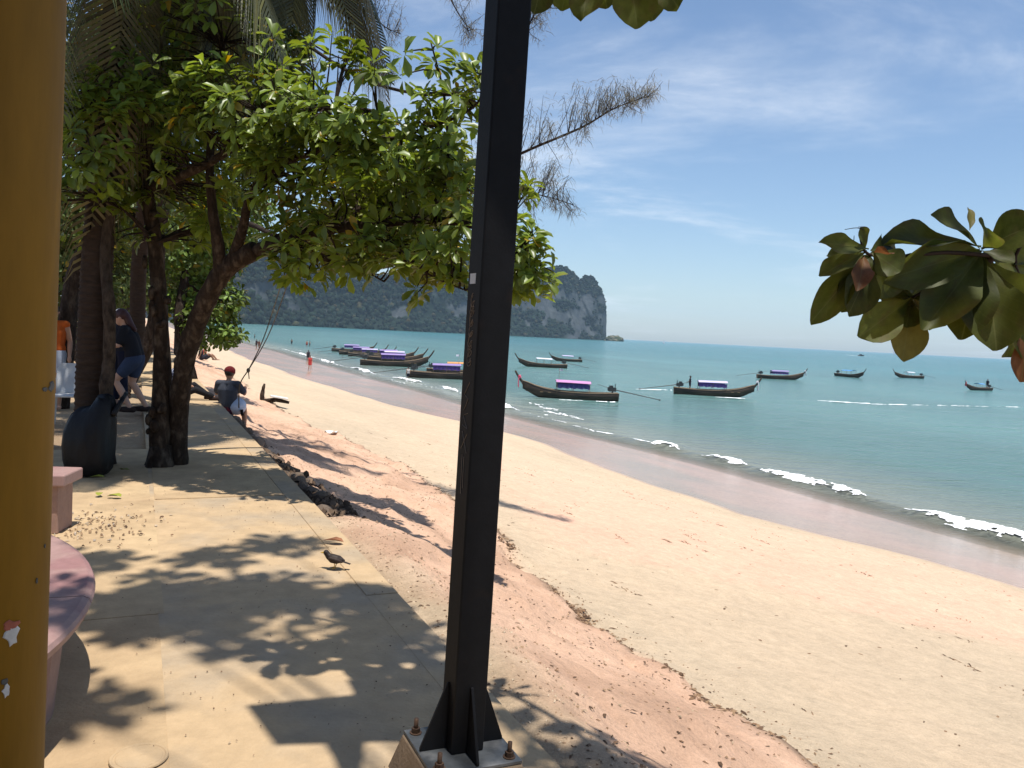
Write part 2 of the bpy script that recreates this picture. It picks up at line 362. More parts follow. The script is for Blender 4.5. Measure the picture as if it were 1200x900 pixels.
# ------------------------------------------------------------------ sea
def shore_wave(u):
    """height of the small breaking swell along the beach"""
    u = np.asarray(u, float); b = 0
    for c, w in ((12.4, 3.6), (21.6, 3.4), (27.4, 1.2), (32, 1.0), (54, 3), (58.5, 2), (69, 3), (80, 4), (97, 5), (118, 6), (140, 8)): b = b + np.exp(-((u - c) / w) ** 4)
    return np.clip(.08 + .20 * np.clip(b, 0, 1) * (1 + .5 * fbm(u / 1.6, 9.1, oct=3, seed=41)) + .1 * fbm(u / 5, 2.2, oct=2, seed=44), .03, .6)
def s_break(u):
    u = np.asarray(u, float); return np.interp(u, [0, 11, 25, 38, 52, 71, 90, 115, 166], [23.2, 23.2, 24.4, 23.6, 23.9, 25.6, 24, 24, 26]) + .25 * fbm(u / 3, 4.2, oct=2, seed=42) - s_shore(u)
def make_sea():
    U = seg((-40, 0, 1.5), (0, 70, .45), (70, 170, 1.2), (170, 400, 6), (400, 7000, -40)); U = np.concatenate([-np.geomspace(3000, 45, 14), U])
    S = np.concatenate([np.arange(-2.4, 9, .16), np.arange(9, 50, .8), np.arange(50, 160, 4), np.geomspace(165, 7000, 45)])
    uu, sp = np.meshgrid(U, S, indexing='ij'); sh = s_shore(np.clip(uu, -60, 500)); ss = sh + sp
    h = shore_wave(uu); sb = s_break(uu); near = np.interp(uu, [-60, -40, 250, 400], [0, 1, 1, 0])
    d = sp - sb
    z = SEA + .012 + near * h * .85 * np.where(d < 0, np.exp(-(d / .38) ** 2), np.exp(-(d / 1.3) ** 2))
    d2 = sp - sb - 7.5 - 2 * fbm(uu / 20, 2, oct=2, seed=45); z = z + near * .14 * h * np.exp(-(d2 / 1.8) ** 2)
    z = z + near * (.05 * fbm(uu / 5, sp / 2.2, oct=3, seed=43)) * smooth(0, 6, sp)
    z = np.where(sp < .25, np.minimum(z, SEA + .02 + .05 * sp), z)
    P = E0[None, None, :] + uu[..., None] * ED + ss[..., None] * EN
    V = np.concatenate([P, z[..., None]], -1).reshape(-1, 3)
    t = smooth(-.5, 14, sp); t2 = smooth(14, 220, sp)
    C = lambda r, g, b: np.array([r, g, b])[None, None, :]
    c = C(.235, .245, .20) * (1 - t[..., None]) + C(.095, .20, .185) * t[..., None]
    c = c * (1 - t2[..., None]) + C(.050, .165, .175) * t2[..., None]
    pt = fbm(uu / 60, sp / 18, oct=5, seed=46)[..., None]; c = c * (1 + .3 * pt)
    al = np.clip(smooth(-1.6, 3.0, sp) + smooth(.1, .5, (z - SEA) * 1.5), 0, 1)
    col = np.concatenate([c, al[..., None]], -1).reshape(-1, 4)
    me = np_mesh('sea', V, grid_faces(len(U), len(S))[:, ::-1], col, True)
    m = bpy.data.materials.new('sea_water'); m.use_nodes = True; N = m.node_tree.nodes; L = m.node_tree.links; p = N['Principled BSDF']
    a = N.new('ShaderNodeAttribute'); a.attribute_name = 'col'; L.new(a.outputs['Color'], p.inputs['Base Color'])
    p.inputs['Roughness'].default_value = .2; p.inputs['IOR'].default_value = 1.33; p.inputs['Specular IOR Level'].default_value = .45
    pos = N.new('ShaderNodeNewGeometry').outputs['Position']
    hs = None
    for sc, strg, det in (((.8, 2.6, 1), .10, 6), ((.16, .8, 1), .34, 5), ((.03, .14, 1), .8, 4)):
        mp = N.new('ShaderNodeMapping'); mp.inputs['Rotation'].default_value = (0, 0, R(-15)); mp.inputs['Scale'].default_value = sc; L.new(pos, mp.inputs[0])
        nz = N.new('ShaderNodeTexNoise'); nz.inputs['Scale'].default_value = 1; nz.inputs['Detail'].default_value = det; nz.inputs['Roughness'].default_value = .6; L.new(mp.outputs[0], nz.inputs['Vector'])
        ml = N.new('ShaderNodeMath'); ml.operation = 'MULTIPLY'; ml.inputs[1].default_value = strg * 4; L.new(nz.outputs['Fac'], ml.inputs[0])
        if hs is None: hs = ml.outputs[0]
        else:
            ad = N.new('ShaderNodeMath'); ad.operation = 'ADD'; L.new(hs, ad.inputs[0]); L.new(ml.outputs[0], ad.inputs[1]); hs = ad.outputs[0]
    bp = N.new('ShaderNodeBump'); bp.inputs['Distance'].default_value = 1.0; bp.inputs['Strength'].default_value = 1.0; L.new(hs, bp.inputs['Height']); L.new(bp.outputs[0], p.inputs['Normal'])
    tr = N.new('ShaderNodeBsdfTransparent'); mx = N.new('ShaderNodeMixShader'); L.new(a.outputs['Alpha'], mx.inputs[0]); L.new(tr.outputs[0], mx.inputs[1]); L.new(p.outputs[0], mx.inputs[2]); L.new(mx.outputs[0], N['Material Output'].inputs[0])
    tag(link('sea', me, m), 'calm turquoise sea reaching to the horizon', 'sea', kind='structure')
make_sea()

# foam: broken lumpy ridges on the breaking swell, lace on the run-up, boat wakes
M_foam = mat('foam', (.86, .87, .86), .8, .2, var=.1, vscale=8, bump=.02, bscale=14, pos=True)
def foam_cells(U, S, keep, zf, cell):
    """a sheet of small bumpy cells where keep>0, in (u, s) grids"""
    uu, ss = np.meshgrid(U, S, indexing='ij'); k = keep(uu, ss); z = zf(uu, ss)
    P = E0[None, None, :] + uu[..., None] * ED + ss[..., None] * EN
    V = np.concatenate([P, z[..., None]], -1).reshape(-1, 3)
    F = grid_faces(len(U), len(S))[:, ::-1]; kk = k.ravel()
    return V, F[(kk[F] > 0).all(1)]
def make_foam():
    Vs, Fs, n = [], [], 0
    U = np.arange(-6, 170, .09); D = np.arange(-1.3, .9, .045)
    uu, dd = np.meshgrid(U, D, indexing='ij'); h = shore_wave(uu); sb = s_break(uu); sh = s_shore(uu)
    act = smooth(.15, .26, h)                                   # only where the swell is high enough to break
    
    n1 = fbm(uu / 1.1, dd / .16, oct=4, seed=51); n2 = fbm(uu / .16, dd / .09, oct=3, seed=52)
    n0 = fbm(uu / 1.3, 3.0, oct=3, seed=50)
    wl_ = .085 * np.clip(.5 + fbm(uu / 1.1, 6.0, oct=3, seed=56) * 1.8, 0, 1) + act * (.10 + .17 * np.clip(.4 + 1.3 * fbm(uu / 1.4, 8.0, oct=4, seed=57), 0, 1))
    keep = wl_ - np.abs(dd + .15 + .22 * n0 + np.where(dd < 0, 0, .05)) * np.where(dd + .15 + .22 * n0 > 0, 1.0, .8) + (.14 * n1 + .22 * n2) * np.clip(wl_ * 6, .25, 1)
    keep = np.maximum(keep, .05 * np.clip(n0 + .35, 0, 1) - np.abs(dd + .95 + .25 * n0) + .06 * n2 - .03)
    sp = sb + dd
    zw = SEA + .02 + h * .85 * np.where(dd < 0, np.exp(-(dd / .38) ** 2), np.exp(-(dd / 1.3) ** 2))
    z = zw + .012 + .05 * act * np.clip(.5 + n2, 0, 1) * np.exp(-((dd + .1) / .3) ** 2)
    ss = sh + sp
    P = E0[None, None, :] + uu[..., None] * ED + ss[..., None] * EN; V = np.concatenate([P, z[..., None]], -1).reshape(-1, 3)
    F = grid_faces(len(U), len(D))[:, ::-1]; kk = keep.ravel(); F = F[(kk[F] > 0).all(1)]
    Vs.append(V); Fs.append(F + n); n += len(V)
    # spilling patch in front of the pink-ribboned boat and thin lace up the sand
    for px, py, ru, rs, th in ((618, 482, 4, .8, .2), (655, 486, 3.5, .45, -.1), (632, 476, 4.5, .6, .25), (500, 452, 9, .9, .55), (465, 447, 5, .6, .5), (395, 424, 6, .6, .6), (432, 438, 5, .6, .6), (352, 411, 8, .7, .6)):
        c = onz(px, py, SEA); cu, cs = to_us(c)
        U = np.arange(cu - ru, cu + ru, .12); S = np.arange(cs - rs * 1.3, cs + rs * 1.3, .07); uu, ss = np.meshgrid(U, S, indexing='ij')
        r = ((uu - cu) / ru) ** 2 + ((ss - cs - .3 * np.sin(uu * .7)) / rs) ** 2
        n1 = fbm(uu / 1.1, ss / .3, oct=4, seed=53); n2 = fbm(uu / .3, ss / .14, oct=3, seed=54)
        k = .8 - r + 1.5 * n1 + 1.1 * n2 - th - .45
        gz = np.maximum(zg(uu, ss), SEA + .01); z = gz + .03 + .03 * np.clip(k, 0, 1) + .02 * n2
        P = E0[None, None, :] + uu[..., None] * ED + ss[..., None] * EN; V = np.concatenate([P, z[..., None]], -1).reshape(-1, 3)
        F = grid_faces(len(U), len(S))[:, ::-1]; kk = k.ravel(); F = F[(kk[F] > 0).all(1)]; Vs.append(V); Fs.append(F + n); n += len(V)
    # wakes: (pixel from, pixel to, half width m, threshold)
    for a, b, w, th in (((958, 470.5), (1020, 474), .42, .1), ((1020, 474.5), (1200, 478), .22, .3), ((745, 457), (790, 458), .5, .35), ((838, 466.5), (874, 468), .35, .1), ((992, 416), (1010, 417.5), 2.2, .1), ((655, 469.5), (722, 472.5), .25, .4)):
        A, B = onz(*a, SEA), onz(*b, SEA); Lg = (B - A).length; t = (B - A) / Lg; q = Vector((-t.y, t.x, 0))
        st = max(.12, Lg / 500); X = np.arange(0, Lg, st); Y = np.linspace(-w * 1.4, w * 1.4, 15); xx, yy = np.meshgrid(X, Y, indexing='ij')
        k = 1 - (yy / w) ** 2 + 1.9 * fbm(xx / (5 * w), yy / (w * .5), oct=4, seed=55) - th - .55
        z = SEA + .07 + .08 * np.clip(k, 0, 1)
        V = np.stack([A.x + t.x * xx + q.x * yy, A.y + t.y * xx + q.y * yy, z], -1).reshape(-1, 3)
        F = grid_faces(len(X), len(Y))[:, ::-1]; kk = k.ravel(); F = F[(kk[F] > 0).all(1)]; Vs.append(V); Fs.append(F + n); n += len(V)
    V = np.concatenate(Vs); F = np.concatenate(Fs); used, inv = np.unique(F, return_inverse=True)
    me = np_mesh('foam', V[used], inv.reshape(F.shape), None, True)
    tag(link('foam', me, M_foam), 'white foam of small breaking waves and boat wakes', 'foam', kind='stuff')
make_foam()

# ------------------------------------------------------------------ limestone headland and islet
def make_headland():
    prof_px = [(120, 300), (200, 288), (260, 278), (300, 284), (340, 296), (380, 312), (420, 322), (460, 318), (500, 306), (540, 300), (575, 310), (600, 318), (620, 319), (634, 314), (644, 310.5), (656, 311), (666, 318), (674, 327), (679, 322), (686, 321), (694, 329), (701, 340), (706, 352), (707.5, 368), (706, 382), (702, 396)]
    n = 260; xs = np.concatenate([np.linspace(120, 600, 150), np.linspace(602, 708, 110)])
    Y0 = lambda x: np.interp(x, [120, 300, 500, 708], [1000, 1150, 1500, 1900])
    pts = []
    top = np.interp(xs, [p[0] for p in prof_px[:-3]] + [708], [p[1] for p in prof_px[:-3]] + [368])
    top = top + 3.5 * fbm(xs / 22, 1.0, oct=4, seed=61) * np.interp(xs, [600, 640, 690], [1, .35, .15])
    m = 70
    V = np.zeros((n, m, 3)); C = np.zeros((n, m, 3))
    for i, x in enumerate(xs):
        Y = Y0(x); base = at(x, 450, Y); tp = at(x, top[i], Y); h = tp.z - SEA
        right = smooth(690, 708, x)
        for j in range(m):
            t = j / (m - 1)
            # cliff face rises steeply then rounds over and falls behind
            if t < .62: f = t / .62; zz_ = h * f; back = 25 * f ** 1.5 + 70 * (1 - f) ** 3 * -1 * (1 - right) * .9
            else: f = (t - .62) / .38; zz_ = h * (1 - .75 * f ** 1.6); back = 25 + 330 * f
            V[i, j] = (base.x, Y + back, SEA - 1 + zz_)
    X, Yv, Z = V[..., 0], V[..., 1], V[..., 2]
    ridge = fbm(X / 55, Z / 140, Yv / 55, oct=5, seed=62); ridge2 = fbm(X / 14, Z / 30, Yv / 14, oct=4, seed=63)
    amp = np.interp(np.linspace(0, 1, m), [0, .1, .55, .7, 1], [.5, 1, .9, .5, 1])[None, :]
    V[..., 1] += amp * (34 * ridge + 12 * ridge2); V[..., 0] += amp * (10 * ridge2) * np.interp(xs, [600, 690, 708], [1, .5, .25])[:, None]
    V[..., 2] += amp * 5 * ridge2 * (np.linspace(0, 1, m)[None, :] > .15)
    # end cap of the point: undercut notch at the waterline
    zc = (V[..., 2] - SEA)
    veg = smooth(-.12, .2, fbm(X / 40, Z / 22, Yv / 60, oct=5, seed=64) + .25 * ridge2 + np.interp(np.linspace(0, 1, m), [0, .12, .3, .5, .6, 1], [.35, .05, -.12, .1, .5, .6])[None, :] + np.interp(xs, [300, 560, 620, 700], [.35, .25, 0, -.05])[:, None])
    rock = np.array([.15, .13, .108]) * np.array([.36, .47, .60]) * (1 + .5 * fbm(X / 9, Z / 60, Yv / 9, oct=4, seed=65))[..., None]  # blue factor puts distance haze into the rock and green colours
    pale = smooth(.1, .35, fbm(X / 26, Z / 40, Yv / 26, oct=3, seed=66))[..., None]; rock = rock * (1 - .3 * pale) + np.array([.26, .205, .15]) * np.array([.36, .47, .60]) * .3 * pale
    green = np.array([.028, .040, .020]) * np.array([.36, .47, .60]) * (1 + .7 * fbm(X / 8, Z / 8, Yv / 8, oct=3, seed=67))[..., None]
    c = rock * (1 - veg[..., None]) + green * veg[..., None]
    F = grid_faces(n, m)
    # close the right-hand end with a fan to the base behind
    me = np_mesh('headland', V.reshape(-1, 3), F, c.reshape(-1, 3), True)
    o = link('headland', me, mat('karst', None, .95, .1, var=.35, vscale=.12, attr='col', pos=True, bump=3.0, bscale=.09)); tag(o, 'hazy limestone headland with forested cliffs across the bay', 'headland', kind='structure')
    # woods clinging to the slopes: tufts of irregular crowns
    nt_ = 5200; idx_i = rng.integers(2, n - 2, nt_ * 3); idx_j = rng.integers(1, int(m * .8), nt_ * 3)
    w = veg[idx_i, idx_j] + (idx_j < 9) * .5 * (idx_i < 170); ok = rng.random(nt_ * 3) < w * .9; idx_i, idx_j = idx_i[ok][:nt_], idx_j[ok][:nt_]
    bm = bmesh.new(); bmesh.ops.create_icosphere(bm, subdivisions=1, radius=1); tv = np.array([v.co[:] for v in bm.verts]); tf = np.array([[v.index for v in f.verts] for f in bm.faces]); bm.free()
    cen = V[idx_i, idx_j]; k = len(cen); sz = rng.uniform(2.6, 6.2, (k, 1)) * np.interp(xs[idx_i], [300, 640, 700], [1.05, .8, .55])[:, None]
    vv = cen[:, None, :] + tv[None] * sz[:, None] * (1 + rng.uniform(-.38, .38, (k, len(tv), 1))) * np.array([1, 1, .95]) + np.array([0, -1.5, 1.0])
    cc = np.array([.030, .042, .021]) * np.array([.36, .47, .60]) * rng.uniform(.55, 1.55, (k, 1)) + np.array([.03, .018, .006]) * (rng.random((k, 1)) < .12); cc = np.repeat(cc[:, None, :], len(tv), 1)  # tree colours carry the same painted haze blue
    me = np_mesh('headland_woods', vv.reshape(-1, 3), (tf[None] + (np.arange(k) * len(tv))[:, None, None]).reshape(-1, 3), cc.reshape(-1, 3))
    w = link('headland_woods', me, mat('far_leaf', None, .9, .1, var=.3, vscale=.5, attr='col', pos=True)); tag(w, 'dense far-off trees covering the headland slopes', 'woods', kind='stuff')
    # low pale shore with boulders under the cliffs on the left
    return o
make_headland()
def make_islet():
    c = onz(719.5, 398.4, SEA); c = at(719.5, 397.6, 1750); sc = 1750 / 970
    bm = bmesh.new(); bmesh.ops.create_icosphere(bm, subdivisions=4, radius=1)
    for v in bm.verts:
        p = v.co.copy(); d = float(fbm(p.x * 2.2, p.y * 2.2, p.z * 2.2, oct=4, seed=71))
        v.co = Vector((p.x * 10.5 * sc, p.y * 12 * sc, max(p.z, -.3) * 7.0 * sc)) * (1 + .35 * d)
    me = bpy.data.meshes.new('islet'); bm.to_mesh(me); bm.free()
    o = link('islet', me, mat('islet_rock', (.16, .14, .10), .95, .1, var=.4, vscale=.2, pos=True, col2=(.05, .065, .028), c2scale=.12, c2lo=.42, c2hi=.55, bump=2, bscale=.3)); o.location = (c.x, c.y, SEA + .5)
    tag(o, 'small rocky islet with scrub off the tip of the headland', 'islet', kind='structure')
make_islet()

# ------------------------------------------------------------------ haze
hz = MB().box((0, 0, 140), (15500, 15500, 300)).mesh('haze')
m = bpy.data.materials.new('haze_air'); m.use_nodes = True; m.node_tree.nodes.clear()
pv = m.node_tree.nodes.new('ShaderNodeVolumePrincipled'); pv.inputs['Color'].default_value = (.62, .80, 1.0, 1); pv.inputs['Density'].default_value = .00008; pv.inputs['Anisotropy'].default_value = 0.0
oo = m.node_tree.nodes.new('ShaderNodeOutputMaterial'); m.node_tree.links.new(pv.outputs[0], oo.inputs['Volume'])
tag(link('haze', hz, m), 'pale bluish sea haze over the bay', 'haze', kind='stuff')

# ================================================================== THINGS
# ------------------------------------------------------------------ steel lamp post with bolted foot
M_black = mat('black_paint', (.006, .006, .007), .6, .18, var=.3, vscale=14, bump=.0006, bscale=90, col2=(.02, .012, .008), c2scale=5, c2lo=.6, c2hi=.75)
M_foot = mat('footing_concrete', (.20, .145, .095), .9, .15, var=.2, vscale=9, bump=.004, bscale=50)
M_steel = mat('painted_plate', (.05, .055, .06), .4, .5, var=.35, vscale=18, col2=(.14, .14, .14), c2scale=7, c2lo=.5, c2hi=.7, bump=.001, bscale=60)
M_rust = mat('rusty_bolt', (.07, .04, .025), .7, .4, var=.4, vscale=60, metal=.4, bump=.001, bscale=120)
M_white = mat('white_plastic', (.72, .71, .68), .5, .4, var=.08)
PR = ang - math.pi / 2                                                       # rotation of the path direction
def make_lamp_post():
    base = onz(540, 873, .14); base.z = 0
    t = empty('lamp_post', base, PR); tag(t, 'black square steel post bolted to a concrete footing at the path edge', 'post')
    H0 = .14; w = .12; t.rotation_euler = (Matrix.Rotation(R(.8), 3, 'Y') @ Matrix.Rotation(PR, 3, 'Z')).to_euler()
    f = MB(); a, b = .215, .165
    f.add([(x * a, y * a, -.05) for x, y in ((-1, -1), (1, -1), (1, 1), (-1, 1))] + [(x * b, y * b, H0 - .012) for x, y in ((-1, -1), (1, -1), (1, 1), (-1, 1))], [(0, 1, 5, 4), (1, 2, 6, 5), (2, 3, 7, 6), (3, 0, 4, 7), (4, 5, 6, 7), (3, 2, 1, 0)])
    f.build('footing', M_foot, t, bevel=.008)
    MB().box((0, 0, H0 - .005), (.325, .325, .012)).build('base_plate', M_steel, t, bevel=.002)
    HT = 4.5
    MB().box((0, 0, (H0 + HT) / 2 + .001), (w, w, HT - H0)).build('shaft', M_black, t, bevel=.006)
    h = w / 2
    for k in range(4):
        q = Matrix.Rotation(k * math.pi / 2, 3, 'Z'); th = .005; pr = [(h - .001, H0 + .0015), (h + .095, H0 + .0015), (h + .095, H0 + .012), (h + .008, H0 + .235), (h - .001, H0 + .235)]
        vs = [q @ Vector((x, y, z)) for y in (-th, th) for x, z in pr]
        MB().add(vs, [(0, 1, 2, 3, 4), (9, 8, 7, 6, 5)] + [(i, i + 5, (i + 1) % 5 + 5, (i + 1) % 5) for i in range(5)]).build('gusset', M_black, t, bevel=.001)
    for x in (-1, 1):
        for y in (-1, 1):
            c = (x * .128, y * .128)
            bo = MB().tube([(c[0], c[1], H0 + .003), (c[0], c[1], H0 + .055)], .008, 10).build('bolt', M_rust, t, True)
            MB().tube([(c[0], c[1], H0 + .005), (c[0], c[1], H0 + .021)], .0155, 6).build('nut', M_rust, bo)
            MB().tube([(c[0], c[1], H0 + .0012), (c[0], c[1], H0 + .0045)], .022, 16).build('washer', M_rust, bo)
    # on the face towards the trees: sticker and scratched writing
    def face(yv, z): return (-h - .0012, yv, z)
    zs = lambda py: .14 + (873 - py) / 326 * .985
    MB().box((-h - .0006, .012, zs(331)), (.0016, .05, .035)).build('sticker', M_white, t)
    strokes = [];
    def loops(z0, z1, n, amp, seed):
        rr = random.Random(seed); out = []
        for i in range(n * 12 + 1):
            k = i / 12; z = z0 + (z1 - z0) * k / n
            out.append((amp * math.sin(2 * math.pi * k) * (.6 + .5 * rr.random()) , z + .018 * math.cos(2 * math.pi * k * 1.0 + .6)))
        return out
    strokes.append(loops(zs(352), zs(430), 7, .022, 1))
    strokes.append(loops(zs(355), zs(428), 5, .018, 2))
    strokes += [[(-.02, zs(447)), (.022, zs(462)), (-.015, zs(466)), (.02, zs(480))], [(-.02, zs(482)), (.02, zs(486)), (-.02, zs(500)), (.024, zs(497))], [(-.025, zs(505)), (.026, zs(524))], [(.022, zs(504)), (-.026, zs(527))], [(.01, zs(530)), (.004, zs(575))], [(-.008, zs(532)), (-.012, zs(568))]]
    mb = MB()
    for st in strokes: mb.tube([face(y, z) for y, z in st], .0011, 4)
    mb.build('scratched_writing', mat('scratch', (.30, .25, .21), .8, .2, var=.3, vscale=90), t)
    # solar panel and lamp head on a bracket above
    off = Matrix.Rotation(-PR, 3, 'Z')
    def lw(v): return off @ (Vector(v) - base)                              # world to post space
    Zp = 4.55; sh = Vector((SV.x / SV.z, SV.y / SV.z, 0))
    q = [onz(x, y, 0) + sh * Zp for x, y in ((271, 826), (505, 803), (500, 866), (303, 872))]
    ql = [lw((p.x, p.y, Zp)) for p in q]
    MB().add([tuple(p) for p in ql] + [(p.x, p.y, p.z + .035) for p in ql], [(3, 2, 1, 0), (4, 5, 6, 7), (0, 1, 5, 4), (1, 2, 6, 5), (2, 3, 7, 6), (3, 0, 4, 7)]).build('solar_panel', mat('solar_glass', (.01, .015, .04), .12, .6, var=.1), t)
    e = (ql[2] + ql[3]) / 2; arm_end = lw(onz(385, 930, 0) + sh * 4.5 + Vector((0, 0, 4.5)))
    MB().tube([(0, 0, 4.44), (arm_end.x, arm_end.y, 4.5), (e.x * .7 + ql[3].x * .3, e.y * .7 + ql[3].y * .3, Zp + .01)], .04, 10).build('bracket', M_black, t)
make_lamp_post()

# ------------------------------------------------------------------ yellow round post of the shelter
def make_yellow_post():
    c = Vector((-.785, 1.235, 0)); t = empty('shelter', c - Vector((.014, 0, 0))); t.rotation_euler = (0, R(.7), 0); tag(t, 'yellow round post with chipped paint holding an added unseen shelter roof, beside the curved bench', 'shelter')
    r = .086
    MB().lathe([(r, 0), (r, 3.6)], 64).build('shaft', mat('yellow_paint', (.21, .108, .010), .6, .2, var=.3, vscale=9, stretch=(1, 1, .18), col2=(.14, .07, .012), c2scale=3, c2lo=.55, c2hi=.75, bump=.0008, bscale=40), t, True)
    MB().lathe([(r + .06, 0), (r + .06, .012)], 32).build('foot_plate', M_steel, t)
    MB().box((-1.75, -2.0, 3.66), (4.9, 4.6, .12)).build('roof', M_steel, t, bevel=.01)  # out-of-view roof added to shade the post and the camera
    for x, y in ((-3.6, 0), (-3.6, -4.0), (.3, -4.0)): MB().tube([(x, y, 0), (x, y, 3.6)], r, 24).build('shaft', MATS['yellow_paint'], t, True)
    for c_, sz_ in (((-4.1, -2.0, 1.8), (.1, 4.4, 3.6)), ((-1.75, -4.2, 1.8), (4.6, .1, 3.6))): MB().box(c_, sz_).build('shade_wall', M_foot, t)  # unseen side and back panels, added to darken the post's left side
    def chip(px, py, w, h, m, seed):
        # ragged patch wrapped on the tube where the ray meets it
        d = ray(px, py); ox, oy = -c.x, -c.y; A = d.x ** 2 + d.y ** 2; B = 2 * (d.x * ox + d.y * oy); Cc = ox * ox + oy * oy - r * r
        D_ = B * B - 4 * A * Cc
        if D_ <= 0: return
        k = (-B - math.sqrt(D_)) / (2 * A); p = EYE + d * k - c; th0 = math.atan2(p.y, p.x); rr = random.Random(seed)
        ring = []; n = 14
        for i in range(n):
            q = 2 * math.pi * i / n; f = rr.uniform(.6, 1.15); ring.append((w / 2 * math.cos(q) * f, h / 2 * math.sin(q) * f))
        vs = [((r + .0006) * math.cos(th0 + a / r), (r + .0006) * math.sin(th0 + a / r), p.z + b) for a, b in [(0, 0)] + ring]
        vs2 = [((r + .0016) * math.cos(th0 + a * .85 / r), (r + .0016) * math.sin(th0 + a * .85 / r), p.z + b * .85) for a, b in [(0, 0)] + ring]
        MB().add(vs[1:] + vs2, [(i, (i + 1) % n, n + 1 + (i + 1) % n, n + 1 + i) for i in range(n)] + [(n, n + 1 + i, n + 1 + (i + 1) % n) for i in range(n)]).build('paint_chip', m, t)
    mw = mat('primer', (.55, .53, .50), .7, .2, var=.25, vscale=40); mr_ = mat('old_red', (.35, .11, .07), .7, .2, var=.3, vscale=60); mg = mat('bare_grey', (.10, .095, .085), .6, .3, var=.4, vscale=50)
    chip(14, 744, .024, .032, mw, 1); chip(13, 732, .024, .018, mr_, 2); chip(8, 808, .012, .022, mw, 3); chip(7, 798, .011, .013, mg, 4)
    chip(57, 452, .022, .016, mg, 5); chip(49, 455, .012, .008, mg, 6); chip(42, 680, .005, .012, mg, 7); chip(51, 639, .004, .008, mg, 8)
make_yellow_post()

# ------------------------------------------------------------------ pink terrazzo benches
M_terr = mat('pink_terrazzo', (.33, .205, .18), .55, .35, var=.14, vscale=30, col2=(.29, .155, .145), c2scale=4, c2lo=.45, c2hi=.6, bump=.001, bscale=80)
M_terr_s = mat('bench_pedestal', (.33, .21, .165), .8, .2, var=.16, vscale=16, bump=.002, bscale=50)
def make_curved_bench():
    c = Vector((-3.6, 2.6, 0)); t = empty('curved_bench', c); tag(t, 'pink terrazzo curved bench on short pedestals beside the yellow post', 'bench')
    ro, ri, zt_, zb = 2.06, 1.50, .45, .375
    def arc(a0, a1, nm):
        n = 24; sec = [(ri + .02, zt_), (ro - .03, zt_), (ro - .008, zt_ - .012), (ro, zt_ - .03), (ro - .012, zb + .012), (ro - .045, zb), (ri + .04, zb), (ri, zt_ - .03)]
        vs = []; k = len(sec)
        for i in range(n + 1):
            q = R(a0 + (a1 - a0) * i / n); vs += [(r * math.cos(q), r * math.sin(q), z) for r, z in sec]
        fs = [(i * k + j, (i + 1) * k + j, (i + 1) * k + (j + 1) % k, i * k + (j + 1) % k) for i in range(n) for j in range(k)] + [tuple(range(k)), tuple(n * k + j for j in range(k))[::-1]]
        return MB().add(vs, fs).build(nm, M_terr, t)
    arc(-50, 19.8, 'seat'); arc(20.0, 80, 'seat')
    for a in (-40, 17, 70):
        q = R(a); n = 14; prof = []
        vs = []
        for z, e in ((0, .85), (.04, .86), (.30, 1.0), (.376, 1.05)):
            for i in range(n):
                b = 2 * math.pi * i / n; x = math.copysign(abs(math.cos(b)) ** .5, math.cos(b)) * .19 * e; y = math.copysign(abs(math.sin(b)) ** .5, math.sin(b)) * .15 * e
                rr = (ri + ro) / 2 + x; vs.append((rr * math.cos(q) - y * math.sin(q), rr * math.sin(q) + y * math.cos(q), z))
        fs = [(j * n + i, j * n + (i + 1) % n, (j + 1) * n + (i + 1) % n, (j + 1) * n + i) for j in range(3) for i in range(n)] + [tuple(range(n))[::-1], tuple(3 * n + i for i in range(n))]
        MB().add(vs, fs).build('pedestal', M_terr_s, t)
make_curved_bench()
def make_block_bench():
    p = onz(64, 625, 0); t = empty('slab_bench', p, R(8)); tag(t, 'straight pink slab bench with a square leg behind the curved bench', 'bench')
    MB().box((-.60, .12, .39), (1.36, .36, .085)).build('seat', M_terr, t, bevel=.012)
    for x in (-.02, -1.05): MB().box((x, .12, .175), (.09, .28, .35)).build('leg', M_terr_s, t, bevel=.008)
make_block_bench()

# ------------------------------------------------------------------ foliage tools
LEAF_T = np.array([0, .30, .62, .88, 1.0]); LEAF_W = np.array([.06, .42, .98, .80, .0])
def leaf_template(fold=.16, curl=.22):
    V = []; 
    for t, w in zip(LEAF_T, LEAF_W):
        for sx_ in (-1, 0, 1): V.append((sx_ * w * .5, t, (abs(sx_) * w * fold) - curl * t * t))
    F = []
    for i in range(4):
        for j in range(2): a = i * 3 + j; F.append((a, a + 1, a + 4, a + 3))
    return np.array(V), np.array(F)
LV, LF = leaf_template()
def leaf_lite():
    V = [(0, 0, 0), (-.36, .5, .05), (0, .5, -.05), (.36, .5, .05), (-.4, .82, -.04), (0, .82, -.14), (.4, .82, -.04), (0, 1, -.2)]
    F = [(0, 2, 1, 1), (0, 3, 2, 2), (1, 2, 5, 4), (2, 3, 6, 5), (4, 5, 7, 7), (5, 6, 7, 7)]
    T = []
    for f in F:
        T.append((f[0], f[1], f[2]));
        if f[3] != f[2]: T.append((f[0], f[2], f[3]))
    return np.array(V), np.array(T)
LLV, LLF = leaf_lite()
def nrm(a): return a / np.maximum(np.linalg.norm(a, axis=-1, keepdims=True), 1e-9)
